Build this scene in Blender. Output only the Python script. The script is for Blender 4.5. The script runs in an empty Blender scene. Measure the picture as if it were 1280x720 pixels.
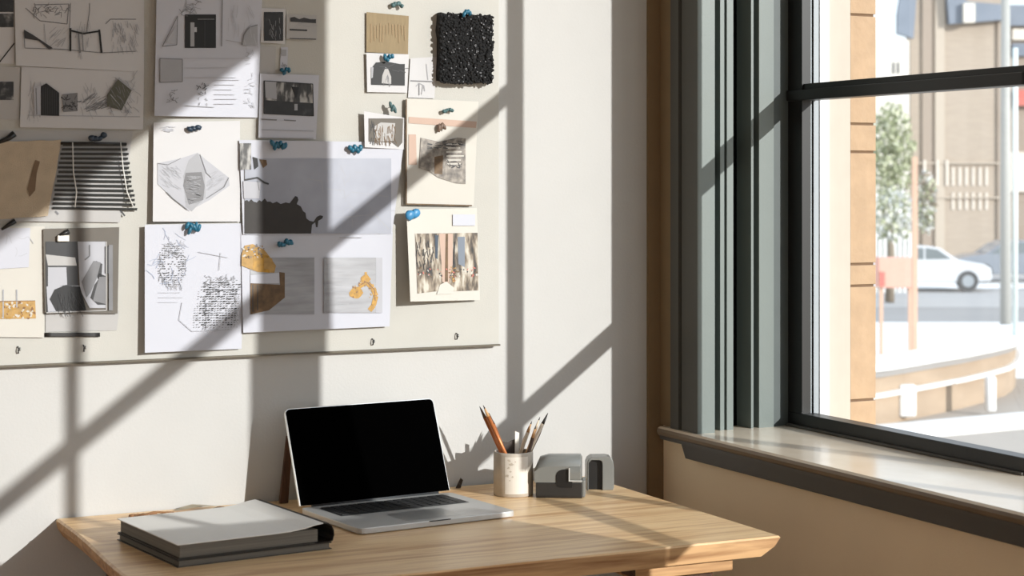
import bpy, bmesh, math, random
from mathutils import Vector, Matrix
random.seed(7)
C = bpy.context.scene.collection
PI = math.pi
R = math.radians

# ------------------------------------------------------------------ camera frame (world metres; room corner = origin, X to the street, -Y into the room)
F, TH, HZ, EYE = 2254.0, R(25.8), 228.0, 1.45
DV = Vector((math.sin(TH), math.cos(TH), 0)); RV = Vector((math.cos(TH), -math.sin(TH), 0))
CAM = Vector((-2.241, -3.798, EYE))
def ray(u, v): return DV + RV*((u-640)/F) + Vector((0, 0, -(v-HZ)/F))
def on_y(u, v, y):
    r = ray(u, v); return CAM + r*((y-CAM.y)/r.y)
def on_z(u, v, z):
    r = ray(u, v); return CAM + r*((z-CAM.z)/r.z)
def far(u, v, D): return CAM + ray(u, v)*D

# ------------------------------------------------------------------ materials
GAIN = 1.0
def lin(c):
    return tuple(GAIN*((x/255.0)/12.92 if x/255.0 <= .04045 else ((x/255.0+.055)/1.055)**2.4) for x in c)
def pmat(name, rgb, rough=.6, metal=0.0, var=0.0, scale=20.0, bump=0.0, bscale=200.0, stretch=(1, 1, 1), spec=.5, rgb2=None, coat=0.0):
    m = bpy.data.materials.new(name); m.use_nodes = True
    nt = m.node_tree; b = nt.nodes['Principled BSDF']
    col = lin(rgb)
    b.inputs['Base Color'].default_value = (*col, 1); b.inputs['Roughness'].default_value = rough
    b.inputs['Metallic'].default_value = metal; b.inputs['Specular IOR Level'].default_value = spec
    if coat: b.inputs['Coat Weight'].default_value = coat
    tc = nt.nodes.new('ShaderNodeTexCoord'); mp = nt.nodes.new('ShaderNodeMapping')
    mp.inputs['Scale'].default_value = stretch
    nt.links.new(tc.outputs['Object'], mp.inputs['Vector'])
    if var or rgb2:
        n = nt.nodes.new('ShaderNodeTexNoise'); n.inputs['Scale'].default_value = scale; n.inputs['Detail'].default_value = 5
        nt.links.new(mp.outputs[0], n.inputs['Vector'])
        cr = nt.nodes.new('ShaderNodeValToRGB')
        c2 = lin(rgb2) if rgb2 else tuple(x*(1-var) for x in col)
        cr.color_ramp.elements[0].color = (*c2, 1); cr.color_ramp.elements[1].color = (*col, 1)
        cr.color_ramp.elements[0].position = .35; cr.color_ramp.elements[1].position = .65
        nt.links.new(n.outputs['Fac'], cr.inputs[0]); nt.links.new(cr.outputs[0], b.inputs['Base Color'])
    if bump:
        n2 = nt.nodes.new('ShaderNodeTexNoise'); n2.inputs['Scale'].default_value = bscale; n2.inputs['Detail'].default_value = 4
        nt.links.new(mp.outputs[0], n2.inputs['Vector'])
        bp = nt.nodes.new('ShaderNodeBump'); bp.inputs['Strength'].default_value = bump; bp.inputs['Distance'].default_value = .01
        nt.links.new(n2.outputs['Fac'], bp.inputs['Height']); nt.links.new(bp.outputs[0], b.inputs['Normal'])
    return m
def photo_mat(name, stops, scale=60, stretch=(1, 1, 1), rough=.45):
    """gritty picture tones: noise through a hard ramp"""
    m = bpy.data.materials.new(name); m.use_nodes = True
    nt = m.node_tree; b = nt.nodes['Principled BSDF']; b.inputs['Roughness'].default_value = rough
    tc = nt.nodes.new('ShaderNodeTexCoord'); mp = nt.nodes.new('ShaderNodeMapping'); mp.inputs['Scale'].default_value = stretch
    n = nt.nodes.new('ShaderNodeTexNoise'); n.inputs['Scale'].default_value = scale; n.inputs['Detail'].default_value = 3
    cr = nt.nodes.new('ShaderNodeValToRGB')
    els = cr.color_ramp.elements
    while len(els) < len(stops): els.new(.5)
    for e, (p, c) in zip(els, stops): e.position = p; e.color = (*lin(c), 1)
    nt.links.new(tc.outputs['Object'], mp.inputs[0]); nt.links.new(mp.outputs[0], n.inputs['Vector'])
    nt.links.new(n.outputs['Fac'], cr.inputs[0]); nt.links.new(cr.outputs[0], b.inputs['Base Color'])
    return m
def wood_mat(name, light, dark, rough=.45, axis='x', scale=1.0, spec=.4):
    m = bpy.data.materials.new(name); m.use_nodes = True
    nt = m.node_tree; b = nt.nodes['Principled BSDF']; b.inputs['Roughness'].default_value = rough
    b.inputs['Specular IOR Level'].default_value = spec
    tc = nt.nodes.new('ShaderNodeTexCoord'); mp = nt.nodes.new('ShaderNodeMapping')
    s = {'x': (.9, 14, 14), 'y': (14, .9, 14), 'z': (14, 14, .9)}[axis]
    mp.inputs['Scale'].default_value = tuple(k*scale for k in s)
    nt.links.new(tc.outputs['Object'], mp.inputs[0])
    w = nt.nodes.new('ShaderNodeTexNoise'); w.inputs['Scale'].default_value = 2.2; w.inputs['Detail'].default_value = 6; w.inputs['Distortion'].default_value = 1.2
    n = nt.nodes.new('ShaderNodeTexNoise'); n.inputs['Scale'].default_value = 9; n.inputs['Detail'].default_value = 5
    for k in (w, n): nt.links.new(mp.outputs[0], k.inputs['Vector'])
    mx = nt.nodes.new('ShaderNodeMath'); mx.operation = 'MULTIPLY_ADD'; mx.inputs[1].default_value = .35
    nt.links.new(n.outputs['Fac'], mx.inputs[0])
    mu = nt.nodes.new('ShaderNodeMath'); mu.operation = 'MULTIPLY'; mu.inputs[1].default_value = .65
    nt.links.new(w.outputs['Fac'], mu.inputs[0]); nt.links.new(mu.outputs[0], mx.inputs[2])
    cr = nt.nodes.new('ShaderNodeValToRGB')
    cr.color_ramp.elements[0].color = (*lin(dark), 1); cr.color_ramp.elements[1].color = (*lin(light), 1)
    cr.color_ramp.elements[0].position = .36; cr.color_ramp.elements[1].position = .56
    nt.links.new(mx.outputs[0], cr.inputs[0]); nt.links.new(cr.outputs[0], b.inputs['Base Color'])
    bp = nt.nodes.new('ShaderNodeBump'); bp.inputs['Strength'].default_value = .15; bp.inputs['Distance'].default_value = .004
    nt.links.new(mx.outputs[0], bp.inputs['Height']); nt.links.new(bp.outputs[0], b.inputs['Normal'])
    return m
def glass_mat(name, tint=(1, 1, 1), gloss=.06):
    m = bpy.data.materials.new(name); m.use_nodes = True
    nt = m.node_tree; nt.nodes.remove(nt.nodes['Principled BSDF'])
    out = nt.nodes['Material Output']; mx = nt.nodes.new('ShaderNodeMixShader'); mx.inputs[0].default_value = gloss
    t = nt.nodes.new('ShaderNodeBsdfTransparent'); t.inputs[0].default_value = (*tint, 1)
    g = nt.nodes.new('ShaderNodeBsdfGlossy'); g.inputs['Roughness'].default_value = .02
    nt.links.new(t.outputs[0], mx.inputs[1]); nt.links.new(g.outputs[0], mx.inputs[2]); nt.links.new(mx.outputs[0], out.inputs[0])
    return m

M = {}
def mk(k, *a, **kw): M[k] = pmat(k, *a, **kw)
mk('wall_paint', (191, 190, 187), .85, var=.03, scale=6, bump=.06, bscale=160)
mk('wall_paint_warm', (250, 230, 196), .85, var=.03, scale=6, bump=.06, bscale=160)
mk('ceiling_paint', (132, 126, 116), .9, var=.02)
mk('board_cloth', (189, 187, 180), .9, var=.03, scale=12, bump=.08, bscale=400)
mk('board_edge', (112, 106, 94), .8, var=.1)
mk('casing_dark', (74, 73, 66), .5, var=.05, scale=8)  # the grey paint again, with its shade put into the colour
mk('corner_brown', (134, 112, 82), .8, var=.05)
mk('casing_grey', (110, 119, 115), .45, var=.05, scale=8, bump=.03)
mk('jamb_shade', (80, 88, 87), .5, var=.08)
mk('track_black', (6, 7, 7), .7, var=.1, spec=.08)
mk('frame_black', (22, 21, 19), .4, var=.1)
mk('trim_white', (215, 217, 218), .5, var=.04)
mk('trim_silver', (150, 156, 160), .45, var=.04)
mk('apron_grey', (82, 79, 74), .5, var=.08, scale=10)
mk('sill_stone', (236, 222, 200), .2, var=.12, scale=5, rgb2=(222, 204, 180), stretch=(1, 1, 1), spec=.6)
mk('sill_nose', (128, 112, 92), .4, var=.08)
mk('reveal_cream', (186, 177, 164), .8, var=.04)
mk('stone_tan', (180, 152, 122), .85, var=.12, scale=18, bump=.2, bscale=60)
mk('stone_joint', (120, 95, 72), .9, var=.1)
M['oak'] = wood_mat('oak', (246, 212, 164), (208, 162, 112), rough=.36)
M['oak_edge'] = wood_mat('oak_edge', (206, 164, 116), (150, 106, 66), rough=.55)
M['walnut'] = wood_mat('walnut', (92, 60, 38), (58, 36, 24), rough=.5, axis='z')
M['floor_oak'] = wood_mat('floor_oak', (226, 176, 122), (190, 142, 94), rough=.4, scale=.4)
mk('aluminium', (204, 204, 202), .34, metal=.35, var=.02)
mk('alu_edge', (235, 235, 232), .25, metal=.6, var=.02)
mk('display_black', (2, 2, 2), .5, var=.1, spec=.0)
mk('key_black', (18, 19, 20), .5, var=.1)
mk('well_grey', (48, 50, 52), .5, var=.1)
mk('touchpad', (190, 191, 190), .3, metal=.6, var=.02)
mk('cover_white', (246, 245, 240), .6, var=.03, scale=10)
mk('pages_grey', (128, 122, 112), .8, var=.35, scale=9, stretch=(.3, .3, 60))
mk('cover_dark', (70, 66, 60), .6, var=.1)
mk('spine_dark', (44, 38, 33), .6, var=.15)
mk('ceramic', (196, 186, 172), .5, var=.16, scale=26, bump=.05)
mk('ceramic_pale', (224, 217, 206), .5, var=.08, scale=20)
mk('ceramic_mark', (198, 186, 170), .6, var=.2, scale=60)
mk('copper', (196, 118, 66), .35, metal=.3, var=.15)
mk('pencil_wood', (206, 160, 112), .55, var=.1)
mk('pen_brown', (92, 66, 46), .45, var=.15)
mk('pen_pale', (220, 202, 178), .5, var=.1)
mk('graphite', (46, 42, 40), .5, var=.1)
mk('card_white', (232, 228, 218), .7, var=.03)
mk('card_dark', (70, 60, 54), .7, var=.1)
mk('plastic_grey', (124, 125, 121), .38, var=.05, coat=.2)
mk('plastic_dark', (44, 42, 40), .4, var=.1)
mk('plastic_black', (16, 15, 14), .45, var=.1)
mk('plastic_edge', (208, 208, 204), .3, var=.02)
mk('twig', (150, 108, 70), .7, var=.3, scale=80)
mk('leaf_dark', (58, 46, 34), .7, var=.2)
mk('leaf_pale', (190, 178, 154), .7, var=.1)
# papers (kept a little below full white, as paper is)
GAIN = .69
mk('paper', (234, 233, 234), .8, var=.02, scale=15)
mk('paper_blue', (226, 228, 238), .75, var=.02, scale=10)
mk('paper_cream', (236, 232, 222), .8, var=.03, scale=10)
mk('paper_grey', (210, 208, 206), .8, var=.03, scale=10)
mk('mat_grey', (128, 122, 114), .8, var=.06)
mk('kraft', (186, 160, 124), .85, var=.12, scale=25, stretch=(1, 1, .3))
mk('kraft_dark', (172, 152, 118), .85, var=.1, scale=30, stretch=(6, 1, .6))
mk('burlap', (226, 206, 178), .9, var=.14, scale=30, bump=.3, bscale=500)
mk('stain_brown', (150, 124, 98), .9, var=.2, scale=30)
mk('ink_black', (26, 26, 28), .6, var=.2)
mk('ink_dark', (66, 66, 68), .6, var=.2)
mk('ink_mid', (150, 150, 153), .7, var=.15)
mk('ink_light', (192, 193, 198), .7, var=.06)
mk('ink_pale', (208, 209, 216), .7, var=.04)
mk('ink_blue', (186, 196, 218), .7, var=.05)
mk('wash_pink', (226, 196, 178), .8, var=.04)
GAIN = .62
mk('gold', (232, 172, 36), .5, var=.4, scale=90)
mk('gold_dark', (158, 104, 36), .5, var=.3, scale=90)
mk('amber', (232, 184, 104), .6, var=.3, scale=70)
mk('brown_print', (138, 106, 68), .6, var=.5, scale=50)
mk('hill_print', (54, 47, 42), .6, var=.25, scale=50)
mk('sage', (112, 112, 98), .7, var=.15, scale=60)
GAIN = .66
M['photo_dark'] = photo_mat('photo_dark', [(.3, (14, 14, 15)), (.5, (48, 48, 50)), (.62, (120, 118, 116)), (.75, (205, 203, 200))], 55)
M['photo_black'] = photo_mat('photo_black', [(.3, (12, 12, 13)), (.6, (38, 38, 40)), (.85, (90, 90, 92))], 45)
M['photo_streak'] = photo_mat('photo_streak', [(.3, (20, 20, 22)), (.48, (70, 68, 66)), (.58, (190, 188, 184)), (.75, (226, 224, 220))], 60, (1, 1, .35))
M['photo_grey'] = photo_mat('photo_grey', [(.3, (160, 160, 164)), (.55, (186, 187, 192)), (.8, (206, 206, 212))], 20, (.4, 1, 3))
M['photo_cool'] = photo_mat('photo_cool', [(.25, (160, 164, 178)), (.55, (188, 192, 206)), (.8, (214, 218, 228))], 7)
M['photo_warm'] = photo_mat('photo_warm', [(.34, (34, 30, 26)), (.45, (112, 96, 78)), (.54, (176, 160, 138)), (.66, (234, 226, 210))], 80, (1, 1, .3))
M['photo_taupe'] = photo_mat('photo_taupe', [(.3, (92, 84, 76)), (.5, (142, 132, 120)), (.7, (190, 180, 166))], 70)
M['rug_black'] = photo_mat('rug_black', [(.35, (9, 9, 10)), (.58, (34, 34, 35)), (.74, (80, 78, 76)), (.86, (150, 148, 144))], 130, rough=.9)
GAIN = 1.0
mk('fibre_black', (20, 20, 21), .9, var=.5, scale=100)
mk('slat_grey', (58, 60, 60), .45, var=.1)
mk('cord_white', (232, 230, 224), .7, var=.05)
mk('pin_teal', (38, 110, 138), .4, var=.4, scale=120)
mk('pin_blue', (62, 136, 184), .4, var=.15, scale=90)
mk('pin_navy', (42, 60, 78), .4, var=.4, scale=120)
mk('pin_sage', (84, 116, 118), .5, var=.35, scale=120)
mk('pin_brown', (128, 106, 92), .5, var=.3, scale=120)
mk('clip_dark', (34, 33, 32), .4, var=.2)
mk('steel', (150, 150, 148), .3, metal=.8, var=.1)
# outdoors; darker colours paled to paint in the haze
GAIN = .66
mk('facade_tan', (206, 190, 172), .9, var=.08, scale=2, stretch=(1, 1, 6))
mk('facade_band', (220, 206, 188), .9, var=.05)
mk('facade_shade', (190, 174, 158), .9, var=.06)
mk('slate_blue', (150, 160, 174), .7, var=.12, scale=1)
GAIN = .8
mk('facade_cream', (240, 234, 222), .9, var=.03)
mk('opening_pale', (236, 226, 212), .5, var=.05)
mk('opening_dark', (130, 128, 126), .4, var=.1)
mk('sign_red', (220, 124, 112), .6, var=.1)
mk('sign_pink', (236, 180, 160), .7, var=.06)
mk('post_peach', (222, 182, 156), .7, var=.08)
GAIN = .85
mk('leaf_green', (190, 196, 158), .7, var=.3, scale=3)
mk('leaf_lime', (212, 214, 182), .7, var=.2, scale=3)
mk('blossom', (240, 240, 236), .8, var=.04)
mk('bark', (160, 146, 128), .9, var=.3)
mk('car_white', (216, 219, 222), .3, var=.02, coat=.5)
GAIN = .75
mk('car_dark', (146, 152, 160), .3, var=.05, coat=.5)
mk('car_glass', (132, 140, 142), .2, var=.05)
mk('tyre', (96, 96, 96), .8, var=.1)
mk('asphalt', (196, 192, 188), .9, var=.05, scale=.5)
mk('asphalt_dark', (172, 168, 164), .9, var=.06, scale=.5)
GAIN = .85
mk('concrete_white', (240, 238, 234), .9, var=.03, scale=.8)
GAIN = .66
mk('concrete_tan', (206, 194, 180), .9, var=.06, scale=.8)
mk('brick_tan', (206, 182, 156), .9, var=.16, scale=1.6, stretch=(1, 1, 3))
mk('pole_grey', (206, 206, 200), .6, var=.05)
GAIN = .9
mk('pole_white', (226, 240, 238), .5, var=.03)
GAIN = 1.0
M['glass'] = glass_mat('glass', (.98, .99, .99), .05)

# ------------------------------------------------------------------ mesh helpers
class MB:
    def __init__(s): s.bm = bmesh.new(); s.mats = []; s.sm = False
    def mi(s, m):
        if m is None: m = 'paper'
        if m not in s.mats: s.mats.append(m)
        return s.mats.index(m)
    def face(s, pts, m=None):
        vs = [s.bm.verts.new(p) for p in pts]
        try: f = s.bm.faces.new(vs)
        except ValueError: return
        f.material_index = s.mi(m); return f
    def box(s, c, size, rz=0, m=None, bev=0, rot=None):
        mat = Matrix.Translation(Vector(c)) @ (rot.to_4x4() if rot else Matrix.Rotation(rz, 4, 'Z')) @ Matrix.Diagonal((*size, 1))
        r = bmesh.ops.create_cube(s.bm, size=1, matrix=mat)
        fs = {f for v in r['verts'] for f in v.link_faces}
        if bev:
            es = {e for v in r['verts'] for e in v.link_edges}
            rb = bmesh.ops.bevel(s.bm, geom=list(es), offset=bev, segments=3, affect='EDGES', profile=.6)
            fs = {f for v in rb['verts'] for f in v.link_faces} | {f for f in fs if f.is_valid}
        k = s.mi(m)
        for f in fs:
            if f.is_valid: f.material_index = k
    def prism(s, pts, vec, m=None, bev=0):
        """polygon of 3D points swept along vec"""
        vec = Vector(vec); k = s.mi(m)
        a = [s.bm.verts.new(Vector(p)) for p in pts]; b = [s.bm.verts.new(Vector(p)+vec) for p in pts]
        n = len(pts); fs = []
        fs.append(s.bm.faces.new(a)); fs.append(s.bm.faces.new(b[::-1]))
        for i in range(n): fs.append(s.bm.faces.new((a[i], b[i], b[(i+1) % n], a[(i+1) % n])))
        for f in fs: f.material_index = k
        bmesh.ops.recalc_face_normals(s.bm, faces=fs)
        if bev:
            es = list({e for f in fs for e in f.edges})
            rb = bmesh.ops.bevel(s.bm, geom=es, offset=bev, segments=2, affect='EDGES', profile=.6)
            for f in rb['faces']: f.material_index = k
    def tube(s, pts, rad, m=None, n=8, cap=True):
        pts = [Vector(p) for p in pts]; k = s.mi(m); rings = []
        rs = rad if isinstance(rad, (list, tuple)) else [rad]*len(pts)
        for i, p in enumerate(pts):
            t = (pts[min(i+1, len(pts)-1)]-pts[max(i-1, 0)]).normalized()
            a = t.cross(Vector((0, 0, 1)) if abs(t.z) < .9 else Vector((1, 0, 0))).normalized(); b = t.cross(a)
            rings.append([s.bm.verts.new(p+(a*math.cos(2*PI*j/n)+b*math.sin(2*PI*j/n))*rs[i]) for j in range(n)])
        for i in range(len(rings)-1):
            for j in range(n):
                f = s.bm.faces.new((rings[i][j], rings[i][(j+1) % n], rings[i+1][(j+1) % n], rings[i+1][j])); f.material_index = k; f.smooth = True
        if cap:
            for r_ in (rings[0][::-1], rings[-1]): s.bm.faces.new(r_).material_index = k
    def lathe(s, prof, c, m=None, n=40):
        c = Vector(c); k = s.mi(m); rings = []
        for r_, z in prof: rings.append([s.bm.verts.new(c+Vector((r_*math.cos(2*PI*j/n), r_*math.sin(2*PI*j/n), z))) for j in range(n)])
        for i in range(len(rings)-1):
            for j in range(n):
                f = s.bm.faces.new((rings[i][j], rings[i][(j+1) % n], rings[i+1][(j+1) % n], rings[i+1][j])); f.material_index = k; f.smooth = True
        s.bm.faces.new(rings[0][::-1]).material_index = k; s.bm.faces.new(rings[-1]).material_index = k
    def blob(s, c, size, m=None, rz=0, sub=2, jit=0):
        r_ = bmesh.ops.create_icosphere(s.bm, subdivisions=sub, radius=1, matrix=Matrix.Translation(Vector(c)) @ Matrix.Rotation(rz, 4, 'Y') @ Matrix.Diagonal((*size, 1)))
        k = s.mi(m)
        for v in r_['verts']:
            if jit: v.co = Vector(c)+(v.co-Vector(c))*(1+random.uniform(-jit, jit))
            for f in v.link_faces: f.material_index = k; f.smooth = True
    def build(s, name, mat=None, parent=None, origin=None, wn=False):
        me = bpy.data.meshes.new(name)
        co = [v.co.copy() for v in s.bm.verts]
        if origin is None:
            lo = Vector([min(c[i] for c in co) for i in range(3)]); hi = Vector([max(c[i] for c in co) for i in range(3)])
            origin = Vector(((lo.x+hi.x)/2, (lo.y+hi.y)/2, lo.z))
        origin = Vector(origin)
        bmesh.ops.translate(s.bm, verts=s.bm.verts, vec=-origin)
        s.bm.to_mesh(me); s.bm.free()
        if mat is not None and not isinstance(mat, str): me.materials.append(mat)
        else:
            for k in (s.mats if s.mats and not (len(s.mats) == 1 and s.mats[0] == 'paper' and mat) else [mat]): me.materials.append(M[k])
        o = bpy.data.objects.new(name, me); C.objects.link(o)
        wo = origin
        if parent is not None:
            o.parent = parent; wo = origin-WORLD[parent.name]
        o.location = wo; WORLD[o.name] = origin
        return o
WORLD = {}
def empty(name, loc, label, cat, group=None):
    o = bpy.data.objects.new(name, None); C.objects.link(o); o.location = loc; o.empty_display_size = .05
    WORLD[o.name] = Vector(loc); return tag(o, label, cat, group)
def tag(o, label, cat, group=None, kind=None):
    o['label'] = label; o['category'] = cat
    if group: o['group'] = group
    if kind: o['kind'] = kind
    return o
def struct(o): o['kind'] = 'structure'; return o
def single(m, fn):
    b = MB(); fn(b); return b

# ================================================================== SETTING
def sbox(name, lo, hi, mat, parent=None):
    b = MB(); lo = Vector(lo); hi = Vector(hi); b.box((lo+hi)/2, hi-lo, m=mat)
    o = b.build(name, parent=parent)
    return struct(o) if parent is None else o
sbox('floor', (-4.6, -8.5, -.1), (.30, .2, 0), 'floor_oak')
sbox('ceiling', (-4.6, -8.5, 3.2), (.30, .2, 3.3), 'ceiling_paint')
sbox('wall_back', (-4.6, 0, 0), (0, .2, 3.2), 'wall_paint')
sbox('wall_left', (-4.7, -8.5, 0), (-4.6, .2, 3.2), 'wall_paint')
# right wall: under the windows, above them and the two ends
HEAD, QL, QR = 2.735, .165, 5.6
b = MB()
for lo, hi in (((0, -8.5, 0), (.30, 0, .84)), ((0, -8.5, HEAD), (.30, 0, 3.2)), ((0, -.08, .84), (.262, 0, HEAD)), ((0, -8.5, .84), (.30, -QR, HEAD))):
    lo, hi = Vector(lo), Vector(hi); b.box((lo+hi)/2, hi-lo, m='wall_paint_warm')
struct(b.build('wall_right'))
# masonry outside the window: cream reveal then tan blocks
b = MB()
b.box((.385, -.195+.5, 1.7), (.066, 1.0, 3.2), m='reveal_cream')
zs = [.2, .917, 1.197, 1.25, 1.5245, 1.593, 1.86, 1.93, 2.3, 3.3]
for z0, z1 in zip(zs, zs[1:]): b.box((.4565, -.195+.5, (z0+z1)/2), (.077, 1.0, z1-z0-.006), m='stone_tan', bev=.002)
b.box((.4545, -.195+.505, 1.7), (.073, 1.0, 3.1), m='stone_joint')
struct(b.build('wall_outside'))
b = MB(); b.box((-.021, -.0045, 1.6), (.042, .009, 3.2), m='corner_brown'); b.box((-.0045, -.039, 2.03), (.009, .078, 2.336), m='corner_brown'); b.box((-.009, -.075, 2.03), (.006, .004, 2.336), m='wall_paint_warm')  # dark strips painting in the shade of the room corner
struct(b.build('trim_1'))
# half-height blocker added out of view to shade the front of the table
b = MB(); b.box((-.31, -2.75, .72), (.62, .30, 1.44), m='wall_paint'); b.box((.12, -2.63, 1.151), (.25, .06, .578), m='wall_paint')
struct(b.build('wall_partition'))

# --- window 1 (the one in the picture)
def prism_xq(b, pts, z0, z1, m): b.prism([(x, -q, z0) for x, q in pts], (0, 0, z1-z0), m)
win = bpy.data.objects.new('window_1', None); C.objects.link(win); win.location = (.28, -.57, .86); WORLD['window_1'] = Vector(win.location)
struct(win)
b = MB()   # casing and stepped jamb mouldings
prism_xq(b, [(0, .0786), (-.022, .0786), (-.022, .1150), (-.013, .1160), (-.013, .1190), (-.016, .1200), (-.016, .190), (.0, .190), (.0, .10)], .862, HEAD, 'casing_dark')
b.build('casing', parent=win)
b = MB()
def jamb(x0, x1, q=.165, m='casing_grey', zt=HEAD): b.box(((x0+x1)/2, -(q+.06)/2, (.862+zt)/2), (x1-x0, q-.06, zt-.862), m=m)
prism_xq(b, [(-.0158, .1895), (-.0158, .1915), (-.0135, .1925), (.031, .1925), (.031, .12), (-.001, .12), (-.001, .1895)], .8615, HEAD, 'casing_grey'); jamb(.031, .0450); jamb(.0628, .0740, .166); jamb(.0807, .0987, .167); jamb(.1483, .1551, .168); jamb(.1711, .2130, .168); jamb(.2130, .2600, .160, 'jamb_shade')
b.build('jamb_moulding', parent=win)
b = MB()
jamb(.0450, .0628, .125, 'track_black'); jamb(.0740, .0807, .14, 'track_black'); jamb(.0987, .1483, .105, 'track_black'); jamb(.1551, .1711, .138, 'track_black')
b.build('jamb_track', parent=win)
WQ0, WQ1 = .163, .99
def qbox(b, x0, x1, q0, q1, z0, z1, m, bev=0): b.box(((x0+x1)/2, -(q0+q1)/2, (z0+z1)/2), (x1-x0, q1-q0, z1-z0), m=m, bev=bev)
b = MB()   # lower sash (inner)
qbox(b, .2600, .2850, WQ0-.02, .218, .862, HEAD, 'frame_black'); qbox(b, .258, .312, WQ1, WQ1+.012, .862, HEAD, 'frame_black')
qbox(b, .258, .300, WQ0, WQ1, .862, .897, 'frame_black', .003)
low = b.build('sash', parent=win)
b = MB(); qbox(b, .252, .300, WQ0, WQ1, 1.646, 1.672, 'frame_black', .003); qbox(b, .264, .300, WQ0, WQ1, 1.672, 1.686, 'frame_black', .002)
b.build('meeting_rail', parent=win)
b = MB(); qbox(b, .250, .258, WQ0+.002, WQ1, .862, .869, 'apron_grey', .002); b.build('bead', parent=win)
b = MB(); b.face([(.285, -WQ0, .885), (.285, -WQ1, .885), (.285, -WQ1, 1.66), (.285, -WQ0, 1.66)], 'glass'); b.build('pane', parent=low)
b = MB(); b.face([(.292, -WQ0, 1.66), (.292, -WQ1, 1.66), (.292, -WQ1, HEAD), (.292, -WQ0, HEAD)], 'glass'); b.build('pane', parent=low)
b = MB()   # outer track in pale metal
for a, c, q_, m_ in ((.2850, .2880, .2175, 'trim_silver'), (.2880, .2935, .2150, 'track_black'), (.2935, .3080, .2185, 'trim_silver'), (.3080, .3110, .2165, 'track_black'), (.3110, .3390, .2190, 'trim_white'), (.3390, .352, .190, 'trim_white')):
    qbox(b, a, c, .10, q_, .80, HEAD+.3, m_)
b.build('outer_frame', parent=win)
b = MB()   # sill board with a rounded nose running the length of the window band
prof = [(.30, .840), (-.026, .840), (-.032, .844), (-.034, .851), (-.032, .858), (-.026, .862), (.30, .862)]
b.prism([(x, -.036, z) for x, z in prof], (0, -QR+.05, 0), 'sill_stone'); sl = b.build('sill', parent=win)
b = MB(); b.prism([(x, -.0355, z) for x, z in [(-.027, .8395), (-.0325, .8435), (-.0346, .851), (-.0325, .8575), (-.029, .8600), (-.024, .8395)]], (0, -QR+.05, 0), 'sill_nose'); b.build('sill_nose', parent=sl)
b = MB(); b.prism([(-.030, -.06, .8412), (-.030, -.036, .8412), (-.018, -.036, .833), (-.018, -5.5, .833), (-.030, -5.5, .8412)], (0, 0, -.0005), 'apron_grey')
b.bm.clear(); b.mats = []
b.prism([(-.020, -.118, .840), (-.020, -.143, .798), (-.020, -QR, .798), (-.020, -QR, .840)], (.020, 0, 0), 'apron_grey', .002)
b.prism([(-.0285, -.040, .8425), (-.0285, -.040, .832), (-.0285, -QR, .832), (-.0285, -QR, .8425)], (.0285, 0, 0), 'apron_grey')
b.build('apron', parent=win)

# --- added unseen windows further right; posts and rails shaped to cast the shadow stripes
K = 2.52
def bay(n, posts, rails, q0, q1):
    w = bpy.data.objects.new('window_%d' % n, None); C.objects.link(w); w.location = (.28, -(q0+q1)/2, .86); WORLD[w.name] = Vector(w.location); struct(w)
    b = MB()
    for a, c, x0, x1 in posts: qbox(b, x0, x1, a, c, .862, HEAD, 'frame_black')
    for a, c, z0, z1 in rails: qbox(b, .270, .288, a, c, z0, z1, 'frame_black')
    b.build('window_frame', parent=w)
    b = MB(); b.face([(.284, -q0, .87), (.284, -q1, .87), (.284, -q1, HEAD), (.284, -q0, HEAD)], 'glass'); b.build('pane', parent=w)
bay(2, [(1.67, 1.738, .27, .288)], [(1.0, 1.67, 1.376, 1.420)], 1.02, 1.69)
bay(3, [(2.965, 3.255, .25, .300)], [(1.70, 2.10, 1.376, 1.420), (2.06, 2.66, 1.272, 1.300), (1.70, 2.96, 2.160, 2.200)], 1.71, 2.94)
bay(4, [(4.283, 4.322, .27, .288)], [(3.10, 4.32, 2.160, 2.200), (3.66, 3.95, .862, 1.840)], 3.13, 4.31)  # last rail is a solid panel added to shade the portfolio
bay(5, [(5.50, 5.60, .27, .288)], [(4.32, 5.55, 2.160, 2.200)], 4.34, 5.55)

# ================================================================== PINBOARD
BY = -.018
pb = MB(); p0 = on_y(624, 432, BY)
pb.box(((p0.x-2.6)/2, BY/2-.0005, (p0.z+2.35)/2), (p0.x+2.6, -BY-.001, 2.35-p0.z), m='board_cloth', bev=.002)
pbo = pb.build('pinboard')
b = MB(); b.box(((p0.x-2.6)/2, BY-.003, p0.z+.002), (p0.x+2.6, .009, .004), m='board_edge', bev=.001); b.build('edge_frame', parent=pbo)  # thin dark lip painting in the shadow line under the board
tag(pbo, 'large cream pinboard mounted on the sunlit back wall', 'pinboard')

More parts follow.
